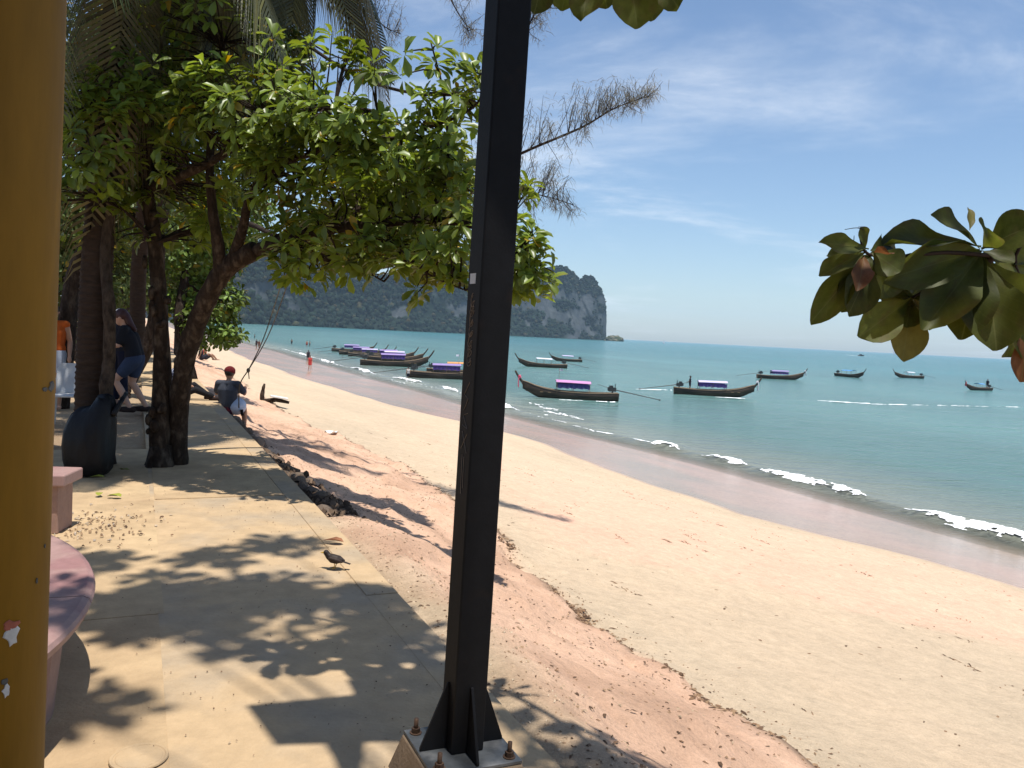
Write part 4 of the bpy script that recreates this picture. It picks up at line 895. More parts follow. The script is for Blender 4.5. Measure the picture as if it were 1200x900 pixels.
def make_almond():
    b = Vector((2.75, -2.4, 0)); b.z = ground(b); t = empty('almond_tree', b); tag(t, 'large-leaved almond tree whose dark leaves overhang the bank and sky', 'tree')
    L_ = lambda P: Vector(P) - b
    M_st = mat('almond_twig', (.045, .028, .022), .8, .2, var=.3, vscale=20, bump=.002, bscale=60)
    limb('trunk', [L_((b.x, b.y, b.z - .1)), L_((2.8, -2.3, 1.5)), L_((2.6, -2.0, 3.2)), L_((2.3, -1.4, 4.8)), L_((2.2, -1.0, 6.6)), L_((2.2, -1.0, 8.6))], .24, .08, M_bark, t, 14, 5)
    def leaf(base, tip, w, nvec, key='g'):
        base, tip = L_(base), L_(tip); d = tip - base; L = d.length; d.normalize(); n = Vector(nvec); s_ = d.cross(n).normalized(); n = s_.cross(d)
        o = link('leaf', random.choice(BIG[key]), None, t); o.matrix_local = Matrix.Translation(base) @ Matrix((s_, d, n)).transposed().to_4x4() @ Matrix.Diagonal((w, L, L, 1))
    # branch that comes down into view on the right
    P = [(2.6, -2.0, 3.2), (2.9, .2, 3.1), (2.7, 2.0, 2.55), at(1230, 245, 2.95), at(1165, 300, 2.95), at(1120, 335, 2.92), at(1085, 368, 2.9), at(1056, 394, 2.88)]
    limb('branch', [L_(p) for p in P], .035, .0055, M_st, t, 8, 6, .04, .7)
    limb('branch', [L_(p) for p in (at(1165, 300, 2.95), at(1110, 296, 2.85), at(1060, 300, 2.78), at(1018, 298, 2.75), at(1008, 278, 2.75))], .008, .004, M_st, t, 7, 5, .04)
    limb('branch', [L_(p) for p in (at(1120, 335, 2.92), at(1095, 336, 2.9), at(1068, 349, 2.88))], .006, .004, M_st, t, 7, 4, .04)
    limb('branch', [L_(p) for p in (at(1230, 245, 2.95), at(1190, 300, 3.0), at(1205, 345, 3.05), at(1212, 380, 3.05))], .007, .004, M_st, t, 7, 4, .04)
    # (base px, tip px, width px, base Y, tip Y, key)
    LV_ = [((1148, 292), (1104, 245), 34, 2.95, 2.85, 'g'), ((1136, 270), (1139, 241), 13, 2.95, 3.0, 'y'), ((1150, 290), (1052, 268), 46, 2.95, 2.75, 'g'), ((1148, 294), (1060, 318), 44, 2.95, 2.7, 'g'), ((1150, 296), (1095, 372), 52, 2.95, 2.72, 'g'),
           ((1150, 292), (1212, 258), 46, 2.95, 2.8, 'g'), ((1152, 290), (1165, 262), 36, 2.95, 2.8, 'g'), ((1152, 296), (1225, 318), 55, 2.95, 3.05, 'g'), ((1152, 298), (1172, 400), 62, 2.95, 2.75, 'g'), ((1150, 298), (1130, 388), 52, 2.95, 2.8, 'g'), ((1148, 296), (1085, 296), 44, 2.95, 3.1, 'g'),
           ((1160, 305), (1200, 372), 56, 2.95, 2.9, 'g'), ((1155, 300), (1152, 366), 44, 2.95, 3.1, 'r'), ((1190, 330), (1215, 420), 48, 3.05, 3.0, 'g'), ((1200, 375), (1204, 446), 32, 3.05, 3.0, 'r'), ((1188, 345), (1192, 420), 34, 3.05, 3.1, 'g'),
           ((1068, 349), (1016, 389), 40, 2.88, 2.75, 'g'), ((1068, 350), (1061, 420), 38, 2.88, 2.82, 'y'), ((1068, 348), (1105, 342), 13, 2.88, 3.0, 'y'), ((1070, 350), (1086, 366), 11, 2.88, 2.8, 'y'), ((1072, 348), (1030, 345), 30, 2.88, 2.98, 'g'), ((1066, 346), (1040, 318), 28, 2.88, 2.8, 'g'),
           ((1110, 330), (1098, 378), 34, 2.92, 2.8, 'g'), ((1112, 330), (1118, 378), 36, 2.92, 3.0, 'g'), ((1100, 318), (1060, 350), 42, 2.9, 3.0, 'g'),
           ((1018, 292), (972, 282), 22, 2.75, 2.65, 'g'), ((1016, 294), (968, 296), 20, 2.75, 2.8, 'g'), ((1014, 296), (966, 316), 24, 2.75, 2.66, 'g'), ((1016, 300), (954, 372), 30, 2.75, 2.68, 'g'), ((1020, 302), (988, 362), 32, 2.75, 2.72, 'g'), ((1022, 304), (1000, 364), 36, 2.75, 2.66, 'g'), ((1018, 300), (975, 346), 34, 2.75, 2.82, 'g'),
           ((1020, 300), (1016, 352), 34, 2.75, 2.85, 'g'), ((1022, 296), (1056, 316), 34, 2.75, 2.7, 'g'), ((1020, 294), (1048, 284), 24, 2.75, 2.85, 'g'), ((1014, 292), (1012, 268), 16, 2.75, 2.7, 'g'), ((1024, 296), (1046, 292), 16, 2.75, 2.65, 'r'), ((1012, 300), (1010, 332), 20, 2.75, 2.6, 'r'), ((1040, 300), (1080, 330), 40, 2.8, 2.9, 'g'), ((1045, 298), (1040, 348), 34, 2.8, 2.75, 'g')]
    for bp, tp, w, y0, y1, k in LV_:
        leaf(at(*bp, y0), at(*tp, y1), w * 1.12 * 2.9 / 970, (random.uniform(-.5, .5), -1 + random.uniform(-.2, .2), .55 + random.uniform(-.4, .5)), k)
    for _ in range(26):                                                     # filler leaves around the three whorls
        bx_, by_, yy = random.choice(((1150, 294, 2.95), (1150, 294, 2.95), (1068, 349, 2.9), (1018, 298, 2.76), (1100, 318, 2.9), (1190, 310, 3.0))); a_ = random.uniform(0, 6.3); l_ = random.uniform(30, 52)
        leaf(at(bx_, by_, yy), at(bx_ + l_ * math.cos(a_), by_ + abs(l_ * math.sin(a_)) * .75 - 8, yy + random.uniform(-.15, .25)), l_ * .55 * 2.9 / 970, (random.uniform(-.5, .5), -1, .6), random.choice('ggggggggy'))
    # slender flower spikes at the tip
    for a in ([(1010, 276, 2.75), (1012, 270, 2.72), (1004, 267, 2.7), (990, 269, 2.68)], [(1012, 278, 2.75), (1018, 270, 2.74), (1015, 266, 2.72), (1006, 266, 2.7)], [(1000, 292, 2.75), (1001, 276, 2.74)]):
        limb('flower_spike', [L_(at(*q)) for q in a], .0022, .001, M_st, t, 5, 4, 0)
    # bough above the top of the frame with hanging leaves
    P = [(2.3, -1.4, 4.8), (1.7, .6, 4.3), (1.0, 2.4, 3.7), (.35, 3.3, 3.3), (-.3, 3.7, 3.35), (-1.0, 4.0, 3.5)]
    limb('branch', [L_(p) for p in P], .028, .006, M_st, t, 8, 6, .04, .8)
    for bp, tp, w, y0, y1, k in [((640, -40), (628, 11), 34, 3.3, 3.25, 'g'), ((668, -36), (658, 10), 34, 3.3, 3.3, 'g'), ((690, -30), (684, 14), 40, 3.3, 3.2, 'g'), ((700, -40), (712, 10), 36, 3.3, 3.35, 'g'), ((735, -45), (748, 27), 50, 3.25, 3.2, 'g'), ((748, -40), (770, 22), 44, 3.25, 3.3, 'g'), ((760, -40), (796, 4), 40, 3.25, 3.2, 'g'), ((745, -30), (730, 24), 30, 3.25, 3.4, 'g')]:
        leaf(at(*bp, y0), at(*tp, y1), w * 3.2 / 970, (random.uniform(-.4, .4), -1, .5), k)
    # crown: whorls of big leaves on boughs high above the path (they cast the dappled shade)
    g = np.random.default_rng(90); k2 = Vector((SV.x / SV.z, SV.y / SV.z, 0))
    def above(px, py, z): p = onz(px, py, 0) + k2 * z; return (p.x, p.y, z)
    sh = [(200, 695, 6.4, .55, .42, 26), (300, 690, 6.0, .50, .35, 24), (400, 705, 6.2, .45, .32, 20), (470, 740, 5.6, .32, .30, 14), (330, 640, 7.0, .32, .26, 10), (150, 720, 6.6, .45, .4, 20), (110, 660, 6.2, .4, .5, 18), (250, 655, 7.2, .3, .24, 8), (100, 840, 6.8, .24, .22, 7),
          (410, 770, 3.55, .42, .14, 9), (500, 800, 3.7, .22, .20, 7), (340, 765, 3.5, .14, .10, 3), (250, 735, 6.5, .5, .28, 14)]
    cent = []; 
    for px, py, z, rx, ry, n in sh:
        z = z + 3.0 if z > 5 else z
        c = above(px, py, z); p, d = in_lobe(n, L_(c)[:], (rx, ry, .28 if z > 5 else .08), g, .1); cent.append(p)
        if z > 5: limb('branch', [L_((2.2, -1.0, 8.4)), L_(((2.2 + c[0]) / 2 + .3, (c[1] - 1) / 2 + .1, z + .3)), L_(c)], .022, .006, M_st, t, 6, 4)
    for c, r, n in (((2.0, 0.2, 6.4), (1.6, 1.3, .6), 60), ((3.2, -2.0, 6.8), (1.8, 1.6, .8), 60), ((.3, -.6, 6.6), (1.4, 1.2, .5), 60), ((-.9, .6, 6.2), (1.0, 1.0, .5), 46), ((-1.6, 2.0, 6.3), (.7, .7, .4), 22), ((1.4, 2.2, 6.2), (.9, .6, .4), 22)):
        p, d = in_lobe(n, L_(c)[:], r, g, .1); cent.append(p); limb('branch', [L_((2.2, -1.0, 6.0)), (L_((2.2, -1.0, 6.0)) + L_(c)) / 2, L_(c)], .03, .008, M_st, t, 6, 4)
    cent = np.concatenate(cent); q = rosettes(cent, np.tile([0, 0, 1.0], (len(cent), 1)) + .25 * g.normal(size=(len(cent), 3)), .20, 7, (.06, .08, .02), 0, seed=91, wide=.6)
    tag(link('crown', leaves_mesh('crown', *q), M_leaf, t), kind='stuff')
make_almond()

# ------------------------------------------------------------------ long-tail boats
BM = {}
def tone(n, c, **k): return mat(n, c, **k)
M_hull = mat('boat_hull', (.075, .052, .036), .6, .3, var=.4, vscale=3, col2=(.035, .028, .022), c2scale=1.2, c2lo=.45, c2hi=.65, bump=.01, bscale=10, stretch=(.4, 2, 3))
M_rail = mat('boat_rail', (.20, .14, .085), .6, .3, var=.3, vscale=5)
M_deck = mat('boat_deck', (.24, .17, .10), .7, .2, var=.3, vscale=6)
M_eng = mat('boat_engine', (.05, .055, .055), .5, .4, var=.3, vscale=8, metal=.3)
M_shaft = mat('boat_shaft', (.09, .085, .08), .5, .4, metal=.5)
CAN = {'purple': mat('purple_canopy', (.27, .20, .40), .8, .2, var=.15), 'pink': mat('pink_canopy', (.50, .24, .44), .8, .2, var=.15), 'lilac': mat('lilac_canopy', (.50, .44, .62), .8, .2, var=.12), 'blue': mat('blue_tarp', (.08, .26, .55), .6, .3, var=.2), 'orange': mat('orange_canopy', (.55, .26, .09), .8, .2, var=.15), 'white': mat('white_canopy', (.60, .60, .66), .8, .2, var=.12)}
M_curt = {'purple': mat('violet_curtain', (.10, .06, .22), .8, .2, var=.2), 'pink': mat('navy_curtain', (.05, .05, .16), .8, .2, var=.2)}
M_rib = {'pink': mat('pink_ribbon', (.75, .12, .20), .7, .2, var=.2), 'red': mat('red_ribbon', (.55, .05, .06), .7, .2, var=.2), 'white': mat('white_ribbon', (.75, .7, .7), .7, .2)}
BL = 8.6
def hull_mesh():
    T = np.linspace(0, 1, 25); Tk = [0, .15, .4, .65, .85, .95, 1]
    bw = np.interp(T, Tk, [.50, .70, .82, .74, .42, .16, .05]); sh = np.interp(T, Tk, [.70, .62, .58, .66, .95, 1.26, 1.52]); ke = np.interp(T, Tk, [-.05, -.2, -.25, -.22, -.05, .45, .9])
    k = np.ones(5) / 5; f = lambda a: np.convolve(np.pad(a, 2, 'edge'), k, 'valid'); bw, sh, ke = f(bw), f(sh), f(ke)
    V = []; sec = [(1, 1), (.99, .72), (.9, .42), (.62, .14), (0, 0), (-.62, .14), (-.9, .42), (-.99, .72), (-1, 1)]; n = 18
    for i, t in enumerate(T):
        x = -BL / 2 + BL * t; h = sh[i] - ke[i]
        for a, b in sec: V.append((x, a * bw[i], ke[i] + b * h))
        bi, ki = max(bw[i] - .05, .01), ke[i] + .07 + .12 * min(1, t * 3)
        for a, b in sec[::-1]: V.append((x, a * bi, ki + b * (sh[i] - ki) - (0.0 if b < 1 else .0)))
    F = [(i * n + j, i * n + (j + 1) % n, (i + 1) * n + (j + 1) % n, (i + 1) * n + j) for i in range(24) for j in range(n)] + [tuple(range(n))[::-1], tuple(24 * n + j for j in range(n))]
    return V, F, T, bw, sh, ke
_hv, _hf, _T, _bw, _sh, _ke = hull_mesh()
def boat_meshes():
    d = {}; d['hull'] = MB().add(_hv, _hf).mesh('hull', True)
    for sgn, nm in ((1, 'gunwale_a'), (-1, 'gunwale_b')):
        d[nm] = MB().tube([(-BL / 2 + BL * t, sgn * (b - .02), s_ + .02) for t, b, s_ in zip(_T, _bw, _sh)], .045, 6).mesh('gunwale')
    x0 = BL / 2
    d['stem_post'] = MB().tube(spline([(x0 - .45, 0, .55), (x0 + .02, 0, 1.25), (x0 + .44, 0, 1.80), (x0 + .72, 0, 2.28)], 4), [.11, .11, .10, .10, .09, .09, .085, .08, .075, .075, .07, .07, .06], 7, sq=(.8, 1.3)).mesh('stem_post')
    rb = MB()
    for k in range(3): rb.tube([(x0 + .30 - .03 * k, 0, 1.75 - .05 * k), (x0 + .36, .03 * k, 1.86)], .135 - .01 * k, 8)
    for k in range(5):
        y = -.12 + .06 * k; rb.tube([(x0 + .36, y, 1.75), (x0 + .40, y * 1.3, 1.35), (x0 + .36 + .05 * (k % 2), y * 1.4, .95 - .08 * (k % 3))], [.05, .045, .03], 5)
    d['ribbon'] = rb.mesh('ribbon')
    d['deck'] = MB().add([(-BL / 2 + BL * t, sg * max(b - .06, .01), k_ + .42) for t, b, k_ in zip(_T[2:21], _bw[2:21], _ke[2:21] * 0 + (-.1)) for sg in (-1, 1)], [(2 * i, 2 * i + 1, 2 * i + 3, 2 * i + 2) for i in range(18)]).mesh('deck')
    d['foredeck'] = MB().add([(-BL / 2 + BL * t, sg * max(b - .04, .01), s_ - .06) for t, b, s_ in zip(_T[19:25], _bw[19:25], _sh[19:25]) for sg in (-1, 1)], [(2 * i, 2 * i + 1, 2 * i + 3, 2 * i + 2) for i in range(5)]).mesh('foredeck')
    d['bench'] = MB().box((0, 0, 0), (.26, 1.42, .05)).mesh('bench')
    n = 9; V = []; x1, x2 = -1.75, 1.35
    for x in (x1, x2):
        for k in range(n): y = -.86 + 1.72 * k / (n - 1); V += [(x, y, 1.62 - .16 * (y / .86) ** 2 + (.05 if x == x2 else 0)), (x, y, 1.58 - .16 * (y / .86) ** 2 + (.05 if x == x2 else 0))]
    F = []
    for k in range(n - 1):
        a, b = 2 * k, 2 * n + 2 * k; F += [(a, a + 2, b + 2, b), (a + 1, b + 1, b + 3, a + 3), (a, a + 1, a + 3, a + 2), (b, b + 2, b + 3, b + 1)]
    F += [(0, 2 * n, 2 * n + 1, 1), (2 * n - 2, 2 * n - 1, 4 * n - 1, 4 * n - 2)]
    d['roof'] = MB().add(V, F).mesh('roof')
    d['post'] = MB().tube([(0, 0, 0), (0, 0, .98)], .025, 6).mesh('canopy_post')
    cu = MB()
    nn = 14
    for i in range(nn):
        xa, xb = x1 + .08 + (x2 - x1 - .16) * i / nn, x1 + .08 + (x2 - x1 - .16) * (i + 1) / nn; w = .02 * (-1) ** i; dz = .03 * (i % 3)
        cu.add([(xa, -w, 0), (xb, w, 0), (xb, w, -.42 + dz), (xa, -w, -.42 + dz)], [(0, 1, 2, 3)])
    d['curtain'] = cu.mesh('curtain')
    e = MB().box((-3.75, 0, 1.02), (.62, .36, .36)); e.box((-3.62, 0, 1.28), (.34, .28, .18)); e.tube([(-3.95, .1, 1.2), (-3.98, .1, 1.52)], .04, 7); e.box((-3.36, 0, 1.05), (.1, .32, .34))
    d['engine'] = e.mesh('engine'); d['mount'] = MB().tube([(-3.75, 0, .3), (-3.75, 0, .88)], .07, 8).mesh('engine_mount')
    d['tail_shaft'] = MB().tube([(-4.0, 0, 1.0), (-5.6, 0, .72), (-8.0, 0, .30)], [.05, .04, .03], 7).mesh('tail_shaft')
    p = MB()
    for k in range(2):
        q = math.pi * k + .4; p.add([(-8.0, 0, .30), (-7.98, .24 * math.cos(q) - .06, .30 + .24 * math.sin(q)), (-8.06, .26 * math.cos(q) + .07, .30 + .26 * math.sin(q))], [(0, 1, 2)])
    p.tube([(-7.9, 0, .31), (-8.1, 0, .28)], .045, 8); d['propeller'] = p.mesh('propeller')
    d['tiller'] = MB().tube([(-3.4, .05, 1.15), (-2.4, .1, 1.42)], .02, 6).mesh('tiller')
    d['flag_pole'] = MB().tube([(1.1, .5, 1.5), (1.12, .5, 2.7)], .016, 5).mesh('flag_pole'); d['flag'] = MB().add([(1.1, .5, 2.68), (.78, .56, 2.66), (.8, .5, 2.46), (1.1, .5, 2.48)], [(0, 1, 2, 3)]).mesh('flag')
    return d
BMS = boat_meshes()
def boat(label, px, py, yaw, canopy='purple', scale=1.0, ribbon='pink', flags=0, canopy_on=True, curtain='purple', group=None, curtains=True, roll=0.0, roof_scale=1.0, tail=True):
    c = onz(px, py, SEA); t = empty('longtail_boat', (c.x, c.y, SEA + .02), R(yaw)); t.rotation_euler = (R(roll), 0, R(yaw)); t.scale = (scale,) * 3; tag(t, label, 'boat', group)
    link('hull', BMS['hull'], M_hull, t)
    for k in ('gunwale_a', 'gunwale_b'): link('gunwale', BMS[k], M_rail, t)
    link('deck', BMS['deck'], M_deck, t); link('foredeck', BMS['foredeck'], M_deck, t)
    for x in (-2.6, 1.9, 2.6): o = link('bench', BMS['bench'], M_deck, t); o.location = (x, 0, .52); o.scale = (1, .85 if abs(x) > 2.2 else 1, 1)
    sp = link('stem_post', BMS['stem_post'], M_hull, t)
    if ribbon:
        me = BMS['ribbon'].copy(); me.materials.clear(); link('ribbon', me, M_rib[ribbon], sp)
    if canopy_on:
        me = BMS['roof'].copy(); me.materials.clear(); rf = link('canopy_roof', me, CAN[canopy], t); rf.scale = (roof_scale, 1, 1)
        for x in (-1.65, -.2, 1.25):
            for y in (-.78, .78): o = link('canopy_post', BMS['post'], M_rail, t); o.location = (x * roof_scale, y, .52)
        if curtains:
            for y in (-.80, .80):
                me = BMS['curtain'].copy(); me.materials.clear(); o = link('curtain', me, M_curt[curtain], t); o.location = (0, y, 1.36); o.scale = (roof_scale, 1, 1)
    e = link('engine', BMS['engine'], M_eng, t); link('engine_mount', BMS['mount'], M_eng, e); link('tiller', BMS['tiller'], M_shaft, e)
    if tail:
        s_ = link('tail_shaft', BMS['tail_shaft'], M_shaft, t); link('propeller', BMS['propeller'], M_shaft, s_)
    if flags:
        f = link('flag_pole', BMS['flag_pole'], M_rail, t); link('flag', BMS['flag'], CAN['white'], f)
    return t
boat('long-tail boat with pink canopy and pink ribbon on its bow near the breaking wave', 668, 467.5, 180, 'pink', 1.0, 'pink', 1, curtain='pink')
b2 = boat('long-tail boat under way with a standing boatman and a lilac roof', 836, 464, -6, 'lilac', .98, 'white', 0, curtain='purple')
boat('dark long-tail boat with a low white roof, bow to the beach, beside a smaller one', 636, 430.5, 183, 'white', .98, None, 0, curtains=False, roof_scale=.9)
boat('small long-tail boat with lilac roof moored seaward of the white-roofed boat', 664, 423.5, 186, 'lilac', .8, None, 0, curtains=False)
boat('long-tail boat with purple roof and its bow pointing out to sea, past the boatman', 914, 444.5, 0, 'purple', .93, 'white')
boat('long-tail boat under a blue tarp lying nearly end-on', 995, 442, -68, 'blue', .9, None, curtains=False, tail=False)
boat('long-tail boat with a flat white cover, between the blue-tarped boats', 1065, 443, 192, 'white', .86, None, curtains=False, roof_scale=.7)
b8 = boat('long-tail boat with a small blue shade and a person at its stern', 1147, 457.5, 205, 'blue', .72, 'red', curtains=False, roof_scale=.6)
# boats drawn up together at the water's edge
boat('purple-roofed long-tail boat lying farthest along the beached row', 413, 413, 12, 'purple', .98, None)
boat('long-tail boat with violet canopy second in the far beached trio', 424, 416.5, 14, 'purple', .98, None)
boat('long-tail boat with lilac canopy closing the far beached trio', 434, 418.5, 12, 'lilac', .92, None)
boat('long-tail boat with violet roof inside the middle beached group', 456, 421, 14, 'purple', 1.0, None, curtain='purple')
boat('long-tail boat with pale lilac roof in the middle beached group', 463, 424, 14, 'lilac', 1.05, None)
boat('black-hulled long-tail boat with violet curtains at the front of the beached group', 462, 429.5, 12, 'purple', 1.12, None)
boat('beached long-tail boat with violet canopy just behind the black post', 525, 444, 6, 'purple', 1.05, None, 1)
boat('beached long-tail boat with an orange awning partly behind the black post', 540, 440, 4, 'orange', 1.0, None, curtains=False)
def small_boat(label, px, py, yaw, sc, speed=True):
    c = onz(px, py, SEA); t = empty('motorboat' if speed else 'distant_boat', (c.x, c.y, SEA), R(yaw)); t.scale = (sc,) * 3; tag(t, label, 'boat')
    V = []; 
    for x, b, s_, k in ((-2.6, .9, .8, -.1), (0, 1.0, .85, -.2), (1.6, .7, 1.0, -.1), (2.8, .05, 1.2, .5)): V += [(x, b, s_), (x, b * .7, k), (x, -b * .7, k), (x, -b, s_)]
    MB().add(V, [(4 * i + j, 4 * i + (j + 1) % 4, 4 * i + 4 + (j + 1) % 4, 4 * i + 4 + j) for i in range(3) for j in range(4)] + [(0, 1, 2, 3), (12, 13, 14, 15)]).build('hull', M_hull if speed else CAN['white'], t)
    MB().box((-.4, 0, 1.3), (1.8, 1.2, .8)).build('cabin', CAN['white'] if not speed else M_eng, t, bevel=.1)
    if not speed: MB().add([(.3, 0, 1.0), (.3, .04, 9.5), (-2.3, 0, 1.5), (.34, -.04, 1.0)], [(0, 2, 1), (3, 1, 2), (0, 1, 3), (0, 3, 2)]).build('sail', CAN['white'], t)
small_boat('dark motorboat speeding with a white wake towards the horizon', 1009, 417.3, 10, 1.3)
small_boat('tiny white sailing boat on the horizon next to the islet', 778, 402.6, 20, 1.1, False)
small_boat('tiny white sailing boat on the horizon under the hanging almond leaves', 1047, 415.6, 160, 1.3, False)

# ------------------------------------------------------------------ people
SKIN = mat('skin_tan', (.36, .20, .13), .55, .3, var=.08, vscale=8); SKIN2 = mat('skin_pale', (.46, .27, .19), .55, .3, var=.08, vscale=8); SKIN3 = mat('skin_brown', (.20, .105, .065), .55, .3, var=.08, vscale=8)
def cloth(n, c, c2=None): return mat('cloth_' + n, c, .85, .15, var=.15, vscale=9, bump=.004, bscale=25, **({'col2': c2, 'c2scale': 16, 'c2lo': .5, 'c2hi': .56} if c2 else {}))
def blob_mesh(name, chains, voxel, sm=4):
    """closed tapered tubes and balls fused into one continuous surface"""
    mb = MB()
    for ch in chains:
        if ch[0] == 'ball': mb.ball(ch[1], ch[2], 14, 10)
        else:
            P, Rr = ch[1], ch[2]; sq = ch[3] if len(ch) > 3 else (1, 1); mb.tube(P, Rr, 12, sq=sq)
            for p, r in ((P[0], Rr[0]), (P[-1], Rr[-1])): mb.ball(p, r * .99, 12, 8)
    o = bpy.data.objects.new('tmp', mb.mesh('tmp')); COL.objects.link(o)
    m = o.modifiers.new('r', 'REMESH'); m.mode = 'VOXEL'; m.voxel_size = voxel
    s_ = o.modifiers.new('s', 'SMOOTH'); s_.factor = .5; s_.iterations = sm
    dg = bpy.context.evaluated_depsgraph_get(); me = bpy.data.meshes.new_from_object(o.evaluated_get(dg)); old = o.data
    bpy.data.objects.remove(o); bpy.data.meshes.remove(old); me.name = name; smooth_mesh(me); me.materials.clear(); return me
V3 = Vector
STAND = dict(head=(0, .02, 1.57), neck=(0, 0, 1.42), chest=(0, 0, 1.26), waist=(0, 0, 1.06), pelvis=(0, 0, .93), shl=(-.18, 0, 1.37), shr=(.18, 0, 1.37), ell=(-.24, -.03, 1.10), elr=(.24, -.03, 1.10), wrl=(-.25, .06, .87), wrr=(.25, .06, .87),
             hil=(-.085, 0, .90), hir=(.085, 0, .90), knl=(-.10, .03, .49), knr=(.10, .03, .49), anl=(-.10, -.02, .08), anr=(.10, -.02, .08))
def person(label, loc, rz, pose, skin, top=None, shorts=None, hair=(.02, .014, .01), hat=None, long_hair=False, scale=1.0, vox=.011, fingers=True, sleeves=True, shoes=None, long_pants=False, foot_dir=None, parent_z=None):
    J = {k: V3(v) for k, v in {**STAND, **pose}.items()}; t = empty('person', loc, rz); t.scale = (scale,) * 3; tag(t, label, 'person')
    tor = [J['pelvis'], J['waist'], J['chest'], (J['shl'] + J['shr']) / 2]; X = (J['shr'] - J['shl']).normalized(); up = (J['chest'] - J['pelvis']).normalized()
    ch = []
    for sg in (-1, 1): ch.append(('t', [p + X * sg * o for p, o in zip(tor, (.07, .055, .075, .08))], [.105, .095, .11, .06]))
    hd = (J['head'] - J['neck']).normalized(); fw = X.cross(hd) * -1; fw = hd.cross(X).normalized()
    ch += [('t', [(J['shl'] + J['shr']) / 2, J['neck'], J['head']], [.06, .05, .05]), ('ball', J['head'], (.078, .096, .115)), ('ball', J['head'] + hd * -.06 + fw * .05, (.05, .05, .05)), ('ball', J['head'] + fw * .098 - hd * .01, .017), ('ball', J['head'] + X * .08 - hd * .01, .022), ('ball', J['head'] - X * .08 - hd * .01, .022)]
    for a, b, c in (('shl', 'ell', 'wrl'), ('shr', 'elr', 'wrr')):
        ch.append(('t', [J[a], J[a].lerp(J[b], .5), J[b], J[b].lerp(J[c], .4), J[c]], [.056, .05, .04, .041, .027]))
        d = (J[c] - J[b]).normalized(); s_ = d.cross(V3((0, 0, 1)) if abs(d.z) < .8 else V3((0, 1, 0))).normalized(); s_ = X if abs(s_.dot(X)) < .3 and abs(d.dot(X)) < .6 else s_
        ch.append(('t', [J[c], J[c] + d * .05, J[c] + d * .085], [.026, .036, .03]))
        if fingers:
            for k, (o, l) in enumerate(((-.027, .062), (-.009, .075), (.009, .07), (.026, .055))):
                q = J[c] + d * .085 + s_ * o; nn = d.cross(s_).normalized(); ch.append(('t', [q, q + d * l * .55 + nn * .008, q + d * l * .9 + nn * .03], [.0095, .009, .0075]))
            q = J[c] + d * .03 - s_ * .032; ch.append(('t', [q, q + d * .03 - s_ * .022, q + d * .058 - s_ * .026], [.011, .010, .008]))
    feet = []
    for h, k, a in (('hil', 'knl', 'anl'), ('hir', 'knr', 'anr')):
        ch.append(('t', [J[h], J[h].lerp(J[k], .4), J[k], J[k].lerp(J[a], .35), J[a]], [.092, .082, .056, .056, .034]))
        f = V3(foot_dir) if foot_dir else V3((0, 1, 0)); f = f.normalized(); q = J[a] + V3((0, 0, -.045)); toe = q + f * .17; ch += [('t', [q - f * .04, q + f * .08, toe], [.036, .036, .026])]; feet.append((q, toe, f))
    link('body', blob_mesh('body', ch, vox), skin, t)
    if top:
        c2 = []
        for sg in (-1, 1): c2.append(('t', [p + X * sg * o for p, o in zip([J['pelvis'].lerp(J['waist'], .35)] + tor[1:], (.07, .06, .078, .08))], [.125, .115, .128, .072]))
        c2.append(('t', [J['shl'], J['shr']], [.068, .068]))
        if sleeves:
            for a, b in (('shl', 'ell'), ('shr', 'elr')): c2.append(('t', [J[a], J[a].lerp(J[b], .35), J[a].lerp(J[b], .72)], [.072, .07, .066]))
        link('shirt', blob_mesh('shirt', c2, max(vox, .014), 3), top, t)
    if shorts:
        c3 = []
        for sg in (-1, 1): c3.append(('t', [J['waist'].lerp(J['pelvis'], .4) + X * sg * .06, J['pelvis'] + X * sg * .07], [.115, .125]))
        f = 1.0 if long_pants else .58
        for h, k, a in (('hil', 'knl', 'anl'), ('hir', 'knr', 'anr')):
            P = [J[h], J[h].lerp(J[k], f * .5), J[h].lerp(J[k], f)]; Rr = [.118, .108, .095]
            if long_pants: P += [J[k].lerp(J[a], .9)]; Rr = [.115, .1, .075, .06]
            c3.append(('t', P, Rr))
        link('shorts' if not long_pants else 'trousers', blob_mesh('shorts', c3, max(vox, .014), 3), shorts, t)
    if hair:
        c4 = [('ball', J['head'] + hd * .03 - fw * .018, (.092, .103, .108))]
        if long_hair: c4.append(('t', [J['head'] - fw * .07, J['neck'] - fw * .09, J['chest'].lerp(J['neck'], .4) - fw * .125], [.065, .055, .03]))
        link('hair', blob_mesh('hair', c4, max(vox, .013), 2), mat('hair_%d' % int(hair[0] * 1000), hair, .5, .4, var=.3, vscale=30), t)
    if hat:
        link('hat', blob_mesh('hat', [('ball', J['head'] + hd * .055 - fw * .01, (.105, .115, .095)), ('t', [J['head'] + hd * .06 + fw * .09, J['head'] + hd * .05 + fw * .16], [.05, .04], (1, .25))], .013, 2), hat, t)
    if shoes:
        for q, toe, f in feet: link('shoe', blob_mesh('shoe', [('t', [q - f * .05, q + f * .08, toe + f * .01], [.045, .046, .036])], .012, 2), shoes, t)
    return t
